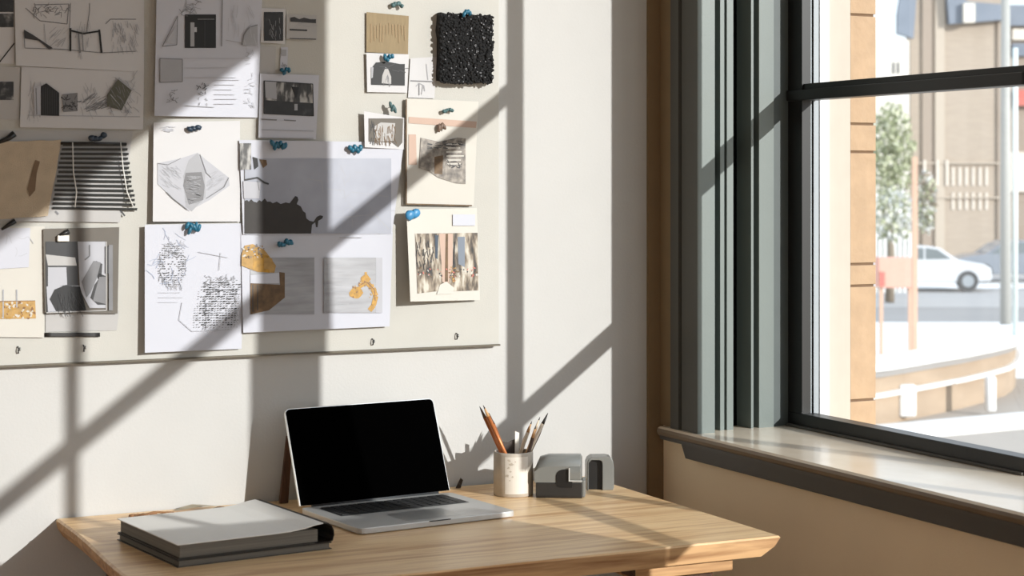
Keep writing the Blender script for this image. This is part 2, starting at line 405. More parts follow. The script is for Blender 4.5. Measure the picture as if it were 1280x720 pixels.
class Sheet:
    """a flat paper on the board: corners given as seen, lying in a plane tilted a little off the board"""
    def __init__(s, tl, tr, br, bl, base=.002, left=0, right=0, bottom=0):
        s.c = (tl, tr, br, bl); s.base = base; s.l, s.r, s.b = left, right, bottom
        s.u0 = min(tl[0], bl[0]); s.u1 = max(tr[0], br[0]); s.v0 = min(tl[1], tr[1]); s.v1 = max(bl[1], br[1])
    def off(s, u, v):
        a = (u-s.u0)/(s.u1-s.u0); t = (v-s.v0)/(s.v1-s.v0)
        return s.base+s.l*(1-a)+s.r*a+s.b*t
    def P(s, u, v, layer=0): return on_y(u, v, BY-s.off(u, v)-layer*.0008)
    def quad(s, mat, name, thick=0, wob=0):
        b = MB(); n = 8; g = []
        tl, tr, br, bl = [Vector((*q, 0)) for q in s.c]
        for j in range(n+1):
            row = []
            for i in range(n+1):
                a, t = i/n, j/n
                q = (tl*(1-a)+tr*a)*(1-t)+(bl*(1-a)+br*a)*t
                p = s.P(q.x, q.y)
                if wob and (i in (0, n) or j in (0, n)): p += Vector((random.uniform(-1, 1), 0, random.uniform(-1, 1)))*wob
                row.append(b.bm.verts.new(p))
            g.append(row)
        for j in range(n):
            for i in range(n):
                f = b.bm.faces.new((g[j][i], g[j+1][i], g[j+1][i+1], g[j][i+1])); f.material_index = b.mi(mat); f.smooth = True
        if thick:
            fs = list(b.bm.faces)
            r_ = bmesh.ops.extrude_face_region(b.bm, geom=fs)
            bmesh.ops.translate(b.bm, verts=[x for x in r_['geom'] if isinstance(x, bmesh.types.BMVert)], vec=(0, thick, 0))
            for f in b.bm.faces: f.material_index = 0
            bmesh.ops.recalc_face_normals(b.bm, faces=b.bm.faces)
        o = b.build(name); s.o = o; return o
class Ink:
    """marks printed or drawn on a sheet, collected into one part"""
    def __init__(s, sh): s.sh = sh; s.b = MB(); s.k = getattr(sh, 'k', 1)+.3
    def poly(s, pts, m, up=1):
        s.k += up*.25; s.b.face([s.sh.P(u, v, s.k) for u, v in pts], m); return s
    def rect(s, u0, v0, u1, v1, m): return s.poly([(u0, v0), (u0, v1), (u1, v1), (u1, v0)], m)
    def line(s, pts, w, m):
        s.k += .012
        for (a, c), (d, e) in zip(pts, pts[1:]):
            L = math.hypot(d-a, e-c) or 1; nx, ny = -(e-c)/L*w/2, (d-a)/L*w/2
            s.b.face([s.sh.P(*q, s.k) for q in ((a+nx, c+ny), (d+nx, e+ny), (d-nx, e-ny), (a-nx, c-ny))], m)
        return s
    def text(s, u0, v0, u1, n, gap, m, w=.7):
        for i in range(n):
            s.line([(u0, v0+i*gap), (u0+(u1-u0)*random.uniform(.6, 1), v0+i*gap+random.uniform(-.3, .3))], w, m)
        return s
    def scrib(s, u0, v0, u1, v1, n, m, w=.7, ln=6, ang=None):
        for _ in range(n):
            u, v = random.uniform(u0, u1), random.uniform(v0, v1); pts = [(u, v)]
            a = random.uniform(0, 2*PI) if ang is None else ang+random.uniform(-.3, .3)
            for _k in range(3):
                u += math.cos(a)*ln/3; v += math.sin(a)*ln/3; a += random.uniform(-.6, .6) if ang is None else random.uniform(-.15, .15); pts.append((u, v))
            s.line(pts, w*random.uniform(.45, 1.0), m)
        return s
    def dots(s, inside, box, n, mats, r=1.2):
        for _ in range(n):
            u, v = random.uniform(box[0], box[2]), random.uniform(box[1], box[3])
            if inside(u, v):
                q = r*random.uniform(.5, 1.3); t = random.uniform(0, PI)
                s.k += .002
                s.poly([(u+q*math.cos(t+k*PI/2)*(1 if k % 2 else .6), v+q*math.sin(t+k*PI/2)*(1 if k % 2 else .6)) for k in range(4)], random.choice(mats), 0)
        return s
    def done(s, name, label=None):
        s.sh.k = s.k
        o = s.b.build(name, parent=s.sh.o)
        if label: o['label'] = label
        return o
GP = 'papers pinned to the board'
def paper(name, corners, mat, label, cat, **kw):
    wob = kw.pop('wob', 0); thick = kw.pop('thick', 0)
    s = Sheet(*corners, **kw); s.quad(mat, name, thick, wob); tag(s.o, label, cat, GP); return s

# -- top left drawings
s = paper('drawing_sheet', ((18, -14), (180, -12), (180, 90), (20, 82)), 'paper', 'wide pencil drawing sheet with a dark sketched chair outline, top left of the board', 'drawing', left=.003, bottom=.004)
k = Ink(s); k.scrib(40, 8, 86, 18, 40, 'ink_mid', .8, 7).line([(44, 6), (86, 5), (84, 30), (50, 26), (32, 10)], 1, 'ink_mid').line([(55, 30), (58, 60), (86, 62)], .9, 'ink_light').line([(112, 4), (112, 14), (108, 40)], 1, 'ink_mid')
k.line([(88, 4), (87, 40)], .9, 'ink_mid').line([(132, 30), (138, 24), (170, 24)], 1, 'ink_mid').scrib(140, 26, 172, 62, 60, 'ink_light', .8, 9, 1.4).scrib(96, 18, 112, 64, 16, 'ink_light', .8, 12, 1.5)
k.line([(30, 38), (31, 60), (82, 62), (128, 66), (170, 64)], 1, 'ink_mid').scrib(60, 40, 80, 60, 14, 'ink_light', .8, 12, -.8)
k.done('sketch')
k = Ink(s); k.poly([(30, 37), (31, 48), (48, 51), (62, 62), (66, 60), (42, 44)], 'ink_dark').done('dark_wedge'); k = Ink(s); k.line([(88, 35), (88, 64)], 2.6, 'ink_black').line([(88, 38), (104, 42), (124, 39)], 2.2, 'ink_black').line([(124, 37), (127, 66)], 2.6, 'ink_black').line([(98, 42), (100, 66)], 2.2, 'ink_mid').line([(103, 42), (104, 64)], 1.2, 'ink_mid')
k.done('chair_outline')
s = paper('drawing_sheet', ((27, 83), (180, 90), (179, 162), (25, 159)), 'paper', 'pencil drawing sheet with a dark cabin block and a tilted grey cushion, top left', 'drawing', base=.004, bottom=.004)
k = Ink(s); k.scrib(36, 100, 52, 142, 20, 'ink_light', .8, 14, 1.5).line([(35, 144), (175, 146)], 1, 'ink_light').scrib(100, 104, 120, 140, 14, 'ink_light', .8, 12, 1.4).scrib(102, 124, 134, 140, 40, 'ink_mid', 1, 14, -.5).scrib(132, 96, 172, 148, 40, 'ink_light', .8, 10)
k.poly([(78, 118), (97, 116), (97, 139), (79, 140)], 'ink_mid').scrib(80, 124, 96, 136, 26, 'ink_dark', 1.2, 6); k.done('sketch')
k = Ink(s); k.poly([(42, 108), (51, 105), (51, 143), (43, 144)], 'ink_pale').poly([(51, 108), (58, 104), (74, 116), (74, 145), (51, 144)], 'ink_black')
for i in range(7): k.line([(54+i*2.8, 108+i*1.2), (54+i*2.8, 143)], .7, 'ink_dark')
k.line([(45, 110), (46, 143)], 1.2, 'ink_mid').done('cabin_sketch')
k = Ink(s); k.poly([(148, 98), (165, 112), (152, 138), (134, 133), (134, 118)], 'sage').line([(148, 98), (165, 112)], 2, 'ink_light').line([(138, 118), (150, 132)], .9, 'ink_light').scrib(136, 104, 160, 134, 20, 'ink_mid', .7, 10, 1.1).done('cushion_sketch')
s = paper('clipped_print', ((-34, -14), (17, -14), (18, 80), (-34, 78)), 'paper', 'half-hidden sheet with a dark photo print at the top left edge of the board', 'print', base=.0015)
k = Ink(s); k.rect(-28, -10, 17, 15, 'photo_black').rect(-28, 17, 17, 34, 'photo_dark').line([(-4, 82), (18, 54)], 1.6, 'ink_black').done('photo_print')
s = paper('clipped_print', ((-34, 82), (25, 84), (24, 150), (-34, 148)), 'paper_grey', 'small grey sheet with a gritty square photo, beside the cabin drawing', 'print', base=.0025)
k = Ink(s); k.rect(-20, 102, 17, 125, 'photo_dark').done('photo_print')
# -- sketch sheet with swatch
s = paper('drawing_sheet', ((196, -14), (328, -14), (322, 147), (193, 145)), 'paper_blue', 'tall sketch sheet with a black photo and grey swatch above the folded-shape drawing', 'drawing', base=.003, left=.012, bottom=.004)
k = Ink(s); k.rect(231, 18, 270, 60, 'ink_black').rect(238, 28, 243, 58, 'ink_light').rect(243, 34, 246, 40, 'ink_pale').line([(256, 26), (256, 58)], .9, 'ink_dark').line([(247, 24), (268, 24)], .8, 'ink_mid').done('photo_print')
k = Ink(s); k.poly([(200, 73), (228, 74), (228, 102), (200, 103)], 'ink_light').line([(200, 73), (228, 74), (228, 102), (200, 103), (200, 73)], 1, 'ink_mid').done('swatch')
k = Ink(s); k.line([(203, 58), (222, 20), (221, 56), (203, 58)], 1, 'ink_mid').poly([(206, 54), (221, 30), (220, 55)], 'ink_pale').line([(278, -8), (277, 58)], 1.2, 'ink_mid').line([(232, -6), (234, 14), (246, 18), (240, 4)], 1, 'ink_light').scrib(222, 0, 246, 20, 16, 'ink_mid', .8, 9)
k.poly([(304, 48), (310, 36), (322, 31), (322, 56), (304, 57)], 'ink_light').line([(303, 56), (305, 43), (312, 34), (322, 31)], 1.2, 'ink_mid').line([(282, 50), (320, 57)], .8, 'ink_light').scrib(284, 4, 318, 50, 16, 'ink_pale', .9, 16, 1.4)
k.scrib(211, 112, 220, 128, 14, 'ink_mid', .9, 5).scrib(248, 106, 260, 116, 12, 'ink_dark', 1, 4).scrib(248, 118, 260, 130, 9, 'ink_mid', .9, 4).scrib(310, 60, 316, 138, 24, 'ink_light', .9, 6).text(268, 100, 302, 6, 6, 'ink_pale').text(230, 73, 318, 3, 12, 'ink_pale').line([(232, 132), (268, 134)], .8, 'ink_light').done('sketch')
s = paper('folded_shape_drawing', ((192, 153), (300, 151), (300, 277), (191, 277)), 'paper', 'white sheet with a shaded folded-diamond drawing pinned below the swatch sheet', 'drawing', base=.004, left=.012, bottom=.004)
k = Ink(s); k.poly([(197, 204), (226, 198), (247, 191), (258, 200), (286, 222), (287, 232), (262, 250), (236, 264), (216, 248), (197, 230)], 'ink_pale')
k.poly([(236, 200), (247, 191), (256, 214), (257, 246), (240, 264), (232, 258), (229, 220)], 'ink_light').poly([(232, 216), (252, 215), (256, 232), (254, 250), (236, 256), (229, 232)], 'ink_mid')
k.scrib(199, 207, 220, 232, 40, 'ink_light', .6, 10, .6).scrib(258, 216, 274, 238, 30, 'ink_light', .6, 9, -.5).scrib(231, 217, 244, 254, 34, 'ink_light', .6, 9, .1).scrib(233, 222, 246, 250, 10, 'ink_dark', .45, 7, .1).line([(250, 193), (258, 216), (264, 222)], .8, 'ink_mid').line([(197, 204), (210, 206), (226, 198)], .8, 'ink_mid').line([(286, 222), (280, 234), (258, 248)], 1, 'ink_mid').line([(208, 240), (216, 248), (234, 262)], 1.1, 'ink_mid')
k.scrib(200, 158, 214, 164, 12, 'ink_pale', .9, 8, 0).done('shaded_drawing')
# -- left column: backing sheet, burlap, blind, photo, gold drawing
s = paper('backing_sheet', ((-34, 163), (166, 164), (150, 278), (-34, 276)), 'paper_grey', 'large pale backing sheet behind the burlap and the blind sample', 'paper', base=.0015, bottom=.006)
k = Ink(s); k.line([(69, 264), (73, 268)], 2.4, 'ink_mid').done('pencil_mark'); k = Ink(s); k.line([(150, 262), (156, 270)], 2.2, 'ink_dark').done('pencil_mark')
s = paper('burlap_swatch', ((-34, 178), (77, 175), (60, 270), (-34, 276)), 'burlap', 'tan burlap swatch with a brown stain, left of the blind sample', 'fabric swatch', base=.011, wob=.001)
k = Ink(s); k.poly([(44, 200), (50, 202), (46, 216), (44, 238), (37, 246), (34, 236), (40, 214)], 'stain_brown').done('stain')
# blind sample
bl = empty('blind_sample', on_y(115, 262, BY-.012), 'small dark grey slatted blind sample with white cords, on the left of the board', 'blind sample')
sh = Sheet((76, 178), (159, 179), (171, 263), (63, 259), base=.010)
b = MB(); n = 15
for i in range(n):
    t = i/(n-1); v = 181+t*79; ul = 77-13*t+random.uniform(-1, 2); ur = 158+13*t+random.uniform(-2, 1)
    a, c = sh.P(ul, v), sh.P(ur, v+1.6*t)
    d = c-a; ang = math.atan2(d.z, d.x)
    rot = Matrix.Rotation(-ang, 3, 'Y') @ Matrix.Rotation(R(28), 3, 'X')
    b.box((a+c)/2, (d.length, .0018, .0050), m='slat_grey', rot=rot)
b.build('slats', parent=bl)
b = MB(); a, c = sh.P(75.5, 179), sh.P(158, 180); b.tube([a, c], .003, 'clip_dark'); b.build('head_rail', parent=bl)
for pts in ([(90, 178), (91, 215), (95, 240), (93, 259)], [(150, 178), (153, 210), (158, 240), (166, 259)]):
    b = MB(); b.tube([sh.P(*q)+Vector((0, -.006, 0)) for q in pts], .0012, 'cord_white', 6); b.build('cord', parent=bl)
s = paper('gold_drawing', ((-34, 282), (56, 283), (55, 422), (-34, 421)), 'paper_cream', 'cream sheet with a gold band drawing at the left edge of the board', 'drawing', base=.003, bottom=.004)
k = Ink(s); k.poly([(-20, 378), (44, 376), (45, 398), (-20, 399)], 'amber').dots(lambda u, v: True, (-18, 378, 44, 398), 120, ['gold', 'gold_dark', 'paper_cream'], 2.2).line([(4, 362), (4, 398)], 1.6, 'ink_light').line([(21, 362), (21, 384)], 1.6, 'ink_light').line([(-20, 377), (44, 376)], .9, 'gold_dark').done('gold_band')
k = Ink(s); k.poly([(-30, 285), (38, 285), (36, 334), (-30, 338)], 'paper_blue').scrib(-20, 290, 36, 320, 8, 'ink_pale', .8, 12).done('wash')
s = paper('pasted_backing', ((57, 388), (149, 388), (146, 413), (57, 415)), 'paper_grey', 'taupe card strip showing under the furniture photo', 'card', base=.002)
s = paper('furniture_photo', ((54, 286), (149, 284), (147, 392), (56, 391)), 'mat_grey', 'grey-mounted black and white photo of pale furniture, lower left of the board', 'photo', base=.005, left=.004, bottom=.005)
k = Ink(s); k.poly([(57, 302), (97, 302), (98, 390), (58, 391)], 'ink_dark').poly([(57, 318), (94, 322), (96, 332), (60, 332)], 'paper_grey').poly([(60, 334), (83, 334), (84, 356), (60, 360)], 'ink_pale').poly([(97, 302), (132, 302), (132, 385), (112, 385), (100, 362)], 'ink_pale')
k.poly([(58, 358), (100, 357), (104, 388), (60, 390)], 'ink_pale').poly([(62, 374), (68, 362), (80, 357), (100, 358), (108, 388), (70, 389)], 'ink_black').poly([(120, 326), (128, 330), (127, 344), (118, 356), (113, 372), (122, 381), (132, 381), (132, 345), (120, 340)], 'ink_dark')
k.poly([(102, 352), (117, 326), (126, 328), (121, 348), (113, 366), (108, 372)], 'ink_mid').poly([(124, 346), (132, 346), (132, 380), (116, 376)], 'ink_mid').rect(131, 308, 137, 342, 'ink_dark').line([(112, 306), (112, 320), (106, 325)], 1.6, 'ink_mid').line([(133, 302), (133, 388), (58, 391)], 1.2, 'paper_grey').rect(136, 306, 141, 388, 'ink_mid').scrib(72, 362, 100, 386, 40, 'ink_dark', .8, 12, 1.3)
k.done('photo_print')
s = paper('photo_holder', ((56, 416), (125, 416), (125, 421), (56, 421)), 'clip_dark', 'thin dark strip under the furniture photo', 'strip', base=.006, thick=.004)
# -- lattice sheet
s = paper('lattice_drawing', ((181, 281), (306, 279), (302, 436), (181, 441)), 'paper_blue', 'white sheet with two dense black lattice sketches, one oval and one square', 'drawing', base=.004, left=.014, bottom=.006)
k = Ink(s); k.scrib(190, 298, 236, 362, 20, 'ink_blue', .8, 16).scrib(206, 300, 232, 310, 20, 'ink_pale', .8, 5)
for i in range(14):
    for j in range(20):
        u, v = 198+i*2.6+random.uniform(-.5, .5), 305+j*2.8+random.uniform(-.5, .5); e_ = ((u-215)/18)**2+((v-332)/28)**2
        if e_ < 1.05 and not (e_ < .22 and random.random() < .6) and random.random() < .9:
            m_ = 'ink_mid' if e_ > .8 else random.choice(['ink_black', 'ink_dark', 'ink_dark', 'ink_mid']); q = random.uniform(.45, 1.0)
            k.k += .002; k.poly([(u-q*1.2, v-q*.7), (u-q, v+q*.8), (u+q*1.1, v+q*.7), (u+q*1.2, v-q*.8)], m_, 0)
k.scrib(204, 314, 226, 322, 14, 'ink_mid', .7, 7, 0).scrib(199, 316, 204, 350, 10, 'ink_mid', .6, 7, 1.5).scrib(206, 350, 228, 358, 18, 'ink_light', .6, 6, 1.4).text(198, 366, 232, 3, 6, 'ink_pale')
k.done('oval_lattice')
k = Ink(s)
def sq(u, v): return abs((u-273)*.96+(v-380)*.16) < 27-max(0, 366-v)*.5 and abs(v-380) < 32
for i in range(17):
    for j in range(22):
        u, v = 244+i*3.6+random.uniform(-.4, .4)+(j-11)*-.18, 350+j*2.95+random.uniform(-.4, .4)
        if sq(u, v) and random.random() < .92:
            edge = min(27-abs((u-273)*.96+(v-380)*.16), 32-abs(v-380)); q = random.uniform(.6, 1.25)*(.6 if edge < 4 else 1)
            k.k += .002; k.poly([(u-q*1.3, v-q*.6), (u-q*1.1, v+q*.8), (u+q*1.2, v+q*.6), (u+q*1.3, v-q*.8)], 'ink_mid' if edge < 5 else random.choice(['ink_black', 'ink_black', 'ink_dark', 'ink_mid']), 0)
k.scrib(256, 362, 290, 365, 8, 'ink_dark', .8, 9, .05).scrib(254, 366, 262, 406, 9, 'ink_dark', .7, 7, 1.5).scrib(290, 366, 296, 396, 8, 'ink_mid', .7, 7, 1.2).scrib(256, 346, 296, 356, 26, 'ink_mid', .8, 5).line([(228, 378), (224, 400), (240, 414), (290, 412)], .8, 'ink_pale').line([(248, 315), (285, 322)], .7, 'ink_pale').line([(276, 316), (274, 338)], .7, 'ink_light').done('square_lattice')
# -- landscape collage (top) and gold collage sheet (bottom)
s = paper('gold_collage', ((301, 290), (491, 290), (487, 408), (304, 416)), 'paper_blue', 'white collage sheet with two grey pictures and gold pieces, under the landscape sheet', 'collage', base=.006, bottom=.01)
k = Ink(s); k.rect(313, 322, 393, 393, 'photo_grey').poly([(313, 354), (350, 356), (349, 340), (356, 341), (356, 372), (336, 388), (313, 393)], 'brown_print').line([(316, 356), (316, 390)], 1.2, 'ink_dark').line([(322, 356), (322, 388)], 1, 'ink_dark').poly([(313, 344), (349, 341), (349, 354), (313, 354)], 'paper_blue').done('brown_picture')
k = Ink(s); k.poly([(302, 318), (306, 307), (316, 305), (330, 312), (338, 322), (345, 332), (343, 341), (322, 340), (302, 332)], 'amber').poly([(316, 314), (336, 320), (337, 341), (316, 338)], 'gold').poly([(330, 322), (340, 323), (344, 338), (330, 336)], 'amber').dots(lambda u, v: True, (303, 306, 330, 322), 50, ['brown_print', 'ink_mid', 'gold', 'paper_cream'], 1.8).done('gold_rocks')
k = Ink(s); k.rect(405, 322, 474, 391, 'photo_grey').rect(470, 322, 478, 391, 'ink_pale').text(408, 332, 440, 7, 8, 'ink_light', 1)
for c_, r_ in (((445, 366), 8), ((457, 349), 6)): k.poly([(c_[0]+r_*1.0*math.cos(a*PI/6)*random.uniform(.8, 1.15), c_[1]+r_*random.uniform(.85, 1.15)*math.sin(a*PI/6)) for a in range(12)], 'gold')
k.line([(457, 340), (458, 346)], 3, 'gold').line([(449, 358), (458, 353), (466, 360), (470, 370), (467, 382), (462, 388)], 6, 'gold').line([(449, 357), (458, 352), (468, 362), (469, 376)], 1.2, 'gold_dark').dots(lambda u, v: abs(math.hypot(u-455, v-366)-11) < 5 and v < 372, (438, 345, 472, 384), 140, ['gold_dark', 'amber', 'gold'], 1.4).done('gold_ornament')
k = Ink(s); k.text(424, 297, 460, 1, 3, 'ink_light').done('caption')
s = paper('landscape_collage', ((299, 175), (505, 178), (490, 293), (304, 293)), 'paper_blue', 'wide landscape collage with a dark brown hill across a pale blue-grey sky', 'collage', base=.007, left=.004)
k = Ink(s); k.rect(306, 198, 489, 292, 'photo_cool').line([(346, 205), (350, 218), (374, 220), (378, 240), (388, 244)], .9, 'ink_light').line([(462, 262), (486, 286)], .8, 'ink_light').line([(366, 234), (362, 238)], 1, 'ink_mid').line([(384, 224), (402, 226), (404, 240)], .7, 'ink_light').line([(408, 236), (430, 238), (432, 252)], .6, 'ink_light').line([(440, 240), (486, 246)], .5, 'ink_light').line([(420, 272), (470, 268)], .5, 'ink_light').scrib(410, 214, 484, 286, 14, 'ink_light', .5, 14).done('sky_picture')
k = Ink(s); k.poly([(306, 251), (309, 250), (311, 252), (314, 249), (317, 252), (321, 253), (324, 250), (327, 252), (331, 248), (334, 252), (338, 252), (341, 254), (346, 252), (351, 255), (357, 253), (362, 254), (366, 249), (369, 245), (372, 246), (373, 250), (371, 255), (376, 258), (379, 264), (382, 266), (383, 273), (387, 276), (392, 277), (396, 271), (400, 269), (404, 270), (403, 273), (398, 276), (397, 284), (395, 284), (394, 278), (390, 281), (389, 292), (306, 292)], 'hill_print').line([(306, 249), (306, 198)], .8, 'ink_mid').done('dark_hill')
k = Ink(s); k.rect(300, 179, 314, 212, 'photo_streak').poly([(316, 196), (322, 198), (323, 208), (318, 212)], 'ink_black').poly([(324, 199), (333, 200), (334, 206), (329, 210)], 'brown_print').line([(306, 225), (322, 222), (330, 228), (336, 230)], 2.2, 'ink_dark').poly([(304, 226), (326, 228), (324, 248), (305, 248)], 'ink_pale').line([(322, 226), (324, 238)], 1, 'ink_mid').done('torn_strip')
# -- small prints between the columns
s = paper('instant_photo', ((327, 10), (357, 11), (356, 55), (326, 53)), 'paper', 'small white-bordered instant photo with a near black picture, top of the board', 'photo', base=.003, bottom=.004)
k = Ink(s); k.rect(330, 15, 354, 51, 'photo_black').scrib(336, 22, 352, 46, 16, 'ink_mid', .8, 7, 1.4).done('photo_print')
s = paper('receipt', ((358, 18), (396, 19), (396, 50), (358, 49)), 'paper_grey', 'small pale receipt with a torn dark printed band, right of the near black instant photo', 'receipt', base=.003, bottom=.003)
k = Ink(s); k.poly([(363, 22), (368, 21), (374, 24), (380, 22), (388, 24), (395, 24), (395, 29), (363, 27)], 'ink_dark').line([(362, 37), (384, 38)], 2, 'ink_dark').line([(362, 48), (395, 49)], 1, 'ink_dark').scrib(364, 30, 392, 34, 5, 'ink_light', .7, 8, 0).done('printed_lines')
s = paper('blank_card', ((324, 58), (345, 59), (344, 92), (324, 92)), 'paper_grey', 'small blank pale card under the instant photo', 'card', base=.0025)
s = paper('note_slip', ((351, 59), (360, 59), (359, 90), (350, 90)), 'paper_blue', 'narrow pale slip right of the blank card', 'note', base=.003)
k = Ink(s); k.rect(352, 62, 358, 70, 'ink_light').scrib(352, 74, 357, 86, 6, 'ink_mid', .7, 4).done('printed_lines')
s = paper('street_photo_sheet', ((325, 92), (399, 94), (395, 174), (323, 172)), 'paper_blue', 'white sheet with a dark gritty street photo above ruled caption lines', 'photo', base=.004, left=.005)
k = Ink(s); k.poly([(330, 101), (391, 105), (392, 145), (330, 142)], 'photo_streak').poly([(330, 125), (392, 129), (392, 145), (330, 142)], 'photo_black').poly([(331, 101), (345, 102), (346, 124), (332, 122)], 'ink_light').poly([(364, 108), (374, 109), (370, 124)], 'ink_black').rect(368, 130, 372, 138, 'ink_light').line([(330, 101), (391, 105), (392, 145), (330, 142), (330, 101)], .9, 'ink_black').done('photo_print')
k = Ink(s); k.line([(327, 149), (346, 150)], 1.6, 'ink_mid').line([(355, 150), (370, 151)], 1.4, 'ink_mid').line([(327, 162), (392, 164)], .9, 'ink_light').line([(326, 172), (392, 173)], 1, 'ink_light').done('caption')
# -- right columns
s = paper('kraft_swatch', ((458, 15), (511, 20), (510, 68), (458, 65)), 'kraft_dark', 'tan kraft paper swatch with pale vertical streaks, upper right of the board', 'paper swatch', base=.003, left=.003)
k = Ink(s)
for i in range(12): u = 464+i*3.8; k.line([(u, 28+random.uniform(0, 4)), (u+random.uniform(-1, 1), 46+random.uniform(-6, 8))], 1.4, 'kraft')
k.done('streaks')
s = paper('instant_photo', ((458, 66), (511, 68), (509, 116), (459, 115)), 'paper', 'white instant photo of a pale dog-like shape on black, under the kraft swatch', 'photo', base=.005, left=.004)
k = Ink(s); k.poly([(464, 86), (470, 78), (484, 77), (500, 80), (506, 80), (506, 107), (464, 106)], 'ink_black').poly([(464, 84), (467, 84), (466, 97), (464, 98)], 'ink_light').poly([(482, 84), (485, 86), (489, 96), (489, 105), (477, 104), (478, 94)], 'paper_grey').scrib(479, 92, 488, 104, 10, 'ink_mid', .8, 5, 1.4).scrib(468, 82, 504, 88, 8, 'ink_dark', 1, 9, 0).done('photo_print')
s = paper('memo_note', ((513, 73), (546, 71), (543, 123), (510, 122)), 'paper', 'small white memo with a ruled line and faint sketch, left of the black rug swatch', 'note', base=.004)
k = Ink(s); k.line([(513, 101), (541, 102)], 1.5, 'ink_mid').line([(533, 80), (535, 100)], .9, 'ink_light').done('ruled_line'); k = Ink(s); k.line([(520, 108), (524, 104), (530, 107), (531, 114)], 1, 'ink_light').line([(524, 104), (524, 119)], 1, 'ink_mid').line([(529, 106), (527, 118)], 1, 'ink_light').done('faint_sketch')
# black rug swatch with pile
s = paper('rug_swatch', ((550, 16), (615, 20), (615, 104), (550, 101)), 'rug_black', 'black looped rug swatch with a shaggy edge, upper right of the board', 'rug sample', base=.024, thick=.022, wob=.002)
b = MB()
for _ in range(1500):
    u, v = random.uniform(550, 616), random.uniform(16, 104)
    v += (u-550)/65*3.5*(1-(v-16)/88)
    p = s.P(u, v); sp_k = random.random() < .06; q = random.uniform(.0014, .0022) if sp_k else random.uniform(.0025, .0045)
    b.blob(p+Vector((0, -(.0038 if sp_k else random.uniform(0, .003)), 0)), (q, q*.7, q), 'ink_mid' if sp_k else 'fibre_black', sub=1, jit=.25)
o = b.build('pile', parent=s.o)
s = paper('fabric_photo', ((455, 139), (510, 148), (508, 187), (456, 184)), 'paper', 'white-bordered photo of crumpled fabric on grey, above the landscape collage', 'photo', base=.006, left=.012)
k = Ink(s); k.poly([(461, 148), (504, 148), (503, 178), (498, 184), (490, 178), (461, 177)], 'mat_grey').poly([(468, 158), (476, 153), (494, 154), (492, 176), (472, 177), (468, 170)], 'paper_grey').scrib(467, 155, 494, 175, 40, 'brown_print', 1, 9, 1.5).scrib(463, 150, 468, 175, 14, 'ink_dark', 1, 8, 1.5).done('photo_print')
s = paper('collage_sheet', ((507, 123), (598, 127), (592, 257), (508, 255)), 'paper_cream', 'cream sheet with a torn taupe newspaper collage and pink wash', 'collage', base=.003, left=.006, bottom=.003)
k = Ink(s); k.poly([(511, 146), (596, 152), (595, 160), (511, 154)], 'wash_pink').poly([(511, 168), (520, 168), (521, 206), (511, 206)], 'wash_pink').done('wash')
k = Ink(s); k.poly([(526, 172), (548, 177), (572, 172), (582, 173), (582, 230), (570, 229), (548, 222), (536, 214), (524, 210)], 'photo_taupe').poly([(543, 196), (554, 194), (553, 218), (543, 217)], 'brown_print').text(558, 180, 580, 6, 5, 'paper_cream', 1.6).scrib(534, 176, 578, 186, 26, 'ink_dark', 1.1, 6, 0).scrib(558, 202, 578, 210, 12, 'ink_dark', 1.2, 5).done('torn_newsprint')
k = Ink(s); k.line([(508, 124), (508, 255), (590, 257)], 1.6, 'brown_print').done('dark_edge')  # shadow along the sheet's edges, painted as a dark line
s = paper('workshop_photo', ((508, 262), (596, 260), (600, 375), (513, 377)), 'paper_cream', 'cream sheet with a warm busy interior photo, lower right of the board', 'photo', base=.005, left=.028, bottom=.012)
k = Ink(s); k.poly([(519, 292), (597, 291), (598, 363), (568, 364), (556, 357), (546, 364), (522, 367)], 'photo_warm').poly([(549, 292), (566, 292), (566, 330), (560, 356), (553, 352), (552, 330)], 'wash_pink').poly([(557, 292), (560, 292), (560, 352), (556, 352)], 'brown_print').poly([(572, 296), (581, 296), (581, 334), (573, 330)], 'slate_blue').poly([(544, 294), (548, 294), (547, 324), (544, 322)], 'pin_navy').line([(568, 302), (567, 330)], 2, 'ink_black')
k.dots(lambda u, v: True, (562, 334, 570, 352), 30, ['sign_red', 'gold_dark', 'amber'], 1.5).dots(lambda u, v: True, (522, 334, 597, 346), 60, ['sign_red', 'brown_print', 'paper_cream', 'ink_dark'], 1.5).poly([(550, 356), (558, 352), (568, 360), (566, 367), (546, 368)], 'paper_cream').scrib(520, 296, 544, 330, 30, 'ink_dark', .9, 8, 1.5).done('photo_print')
k = Ink(s); k.rect(566, 268, 594, 282, 'paper_blue').done('wash')

# -- pins: ruffled heads on a short needle
def make_pin(name, mat, w, h, lobes):
    px = 4.0/F
    e = bpy.data.objects.new(name, None); C.objects.link(e); e.empty_display_size = .01; WORLD[e.name] = Vector((0, 0, 0))
    b = MB(); rnd = random.Random(hash((mat, w)) % 1000 if False else int(w*7+h))
    for i in range(lobes):
        t = (i+.5)/lobes-.5
        b.blob((t*w*px*.85, -.007-rnd.uniform(0, .003), rnd.uniform(-.25, .25)*h*px+t*.1*w*px), (w*px/lobes*.75, .005, h*px*rnd.uniform(.32, .5)), mat, rz=rnd.uniform(-.6, .6), jit=.12)
    o = b.build('pin_head', parent=e, origin=(0, 0, 0))
    b = MB(); b.tube([(0, -.006, 0), (0, .012, 0)], .0009, 'steel', 6); b.build('needle', parent=e, origin=(0, 0, 0))
    return e
protos = {}
def pin(u, v, w, h, mat, lobes, off, label):
    key = (mat, w, h, lobes)
    if key not in protos:
        e = protos[key] = make_pin('push_pin', mat, w, h, lobes)
    else:
        src = protos[key]; e = src.copy(); C.objects.link(e)
        for ch in src.children:
            c = ch.copy(); C.objects.link(c); c.parent = e
    e.location = on_y(u, v, BY-off); tag(e, label, 'push pin', 'push pins on the board')
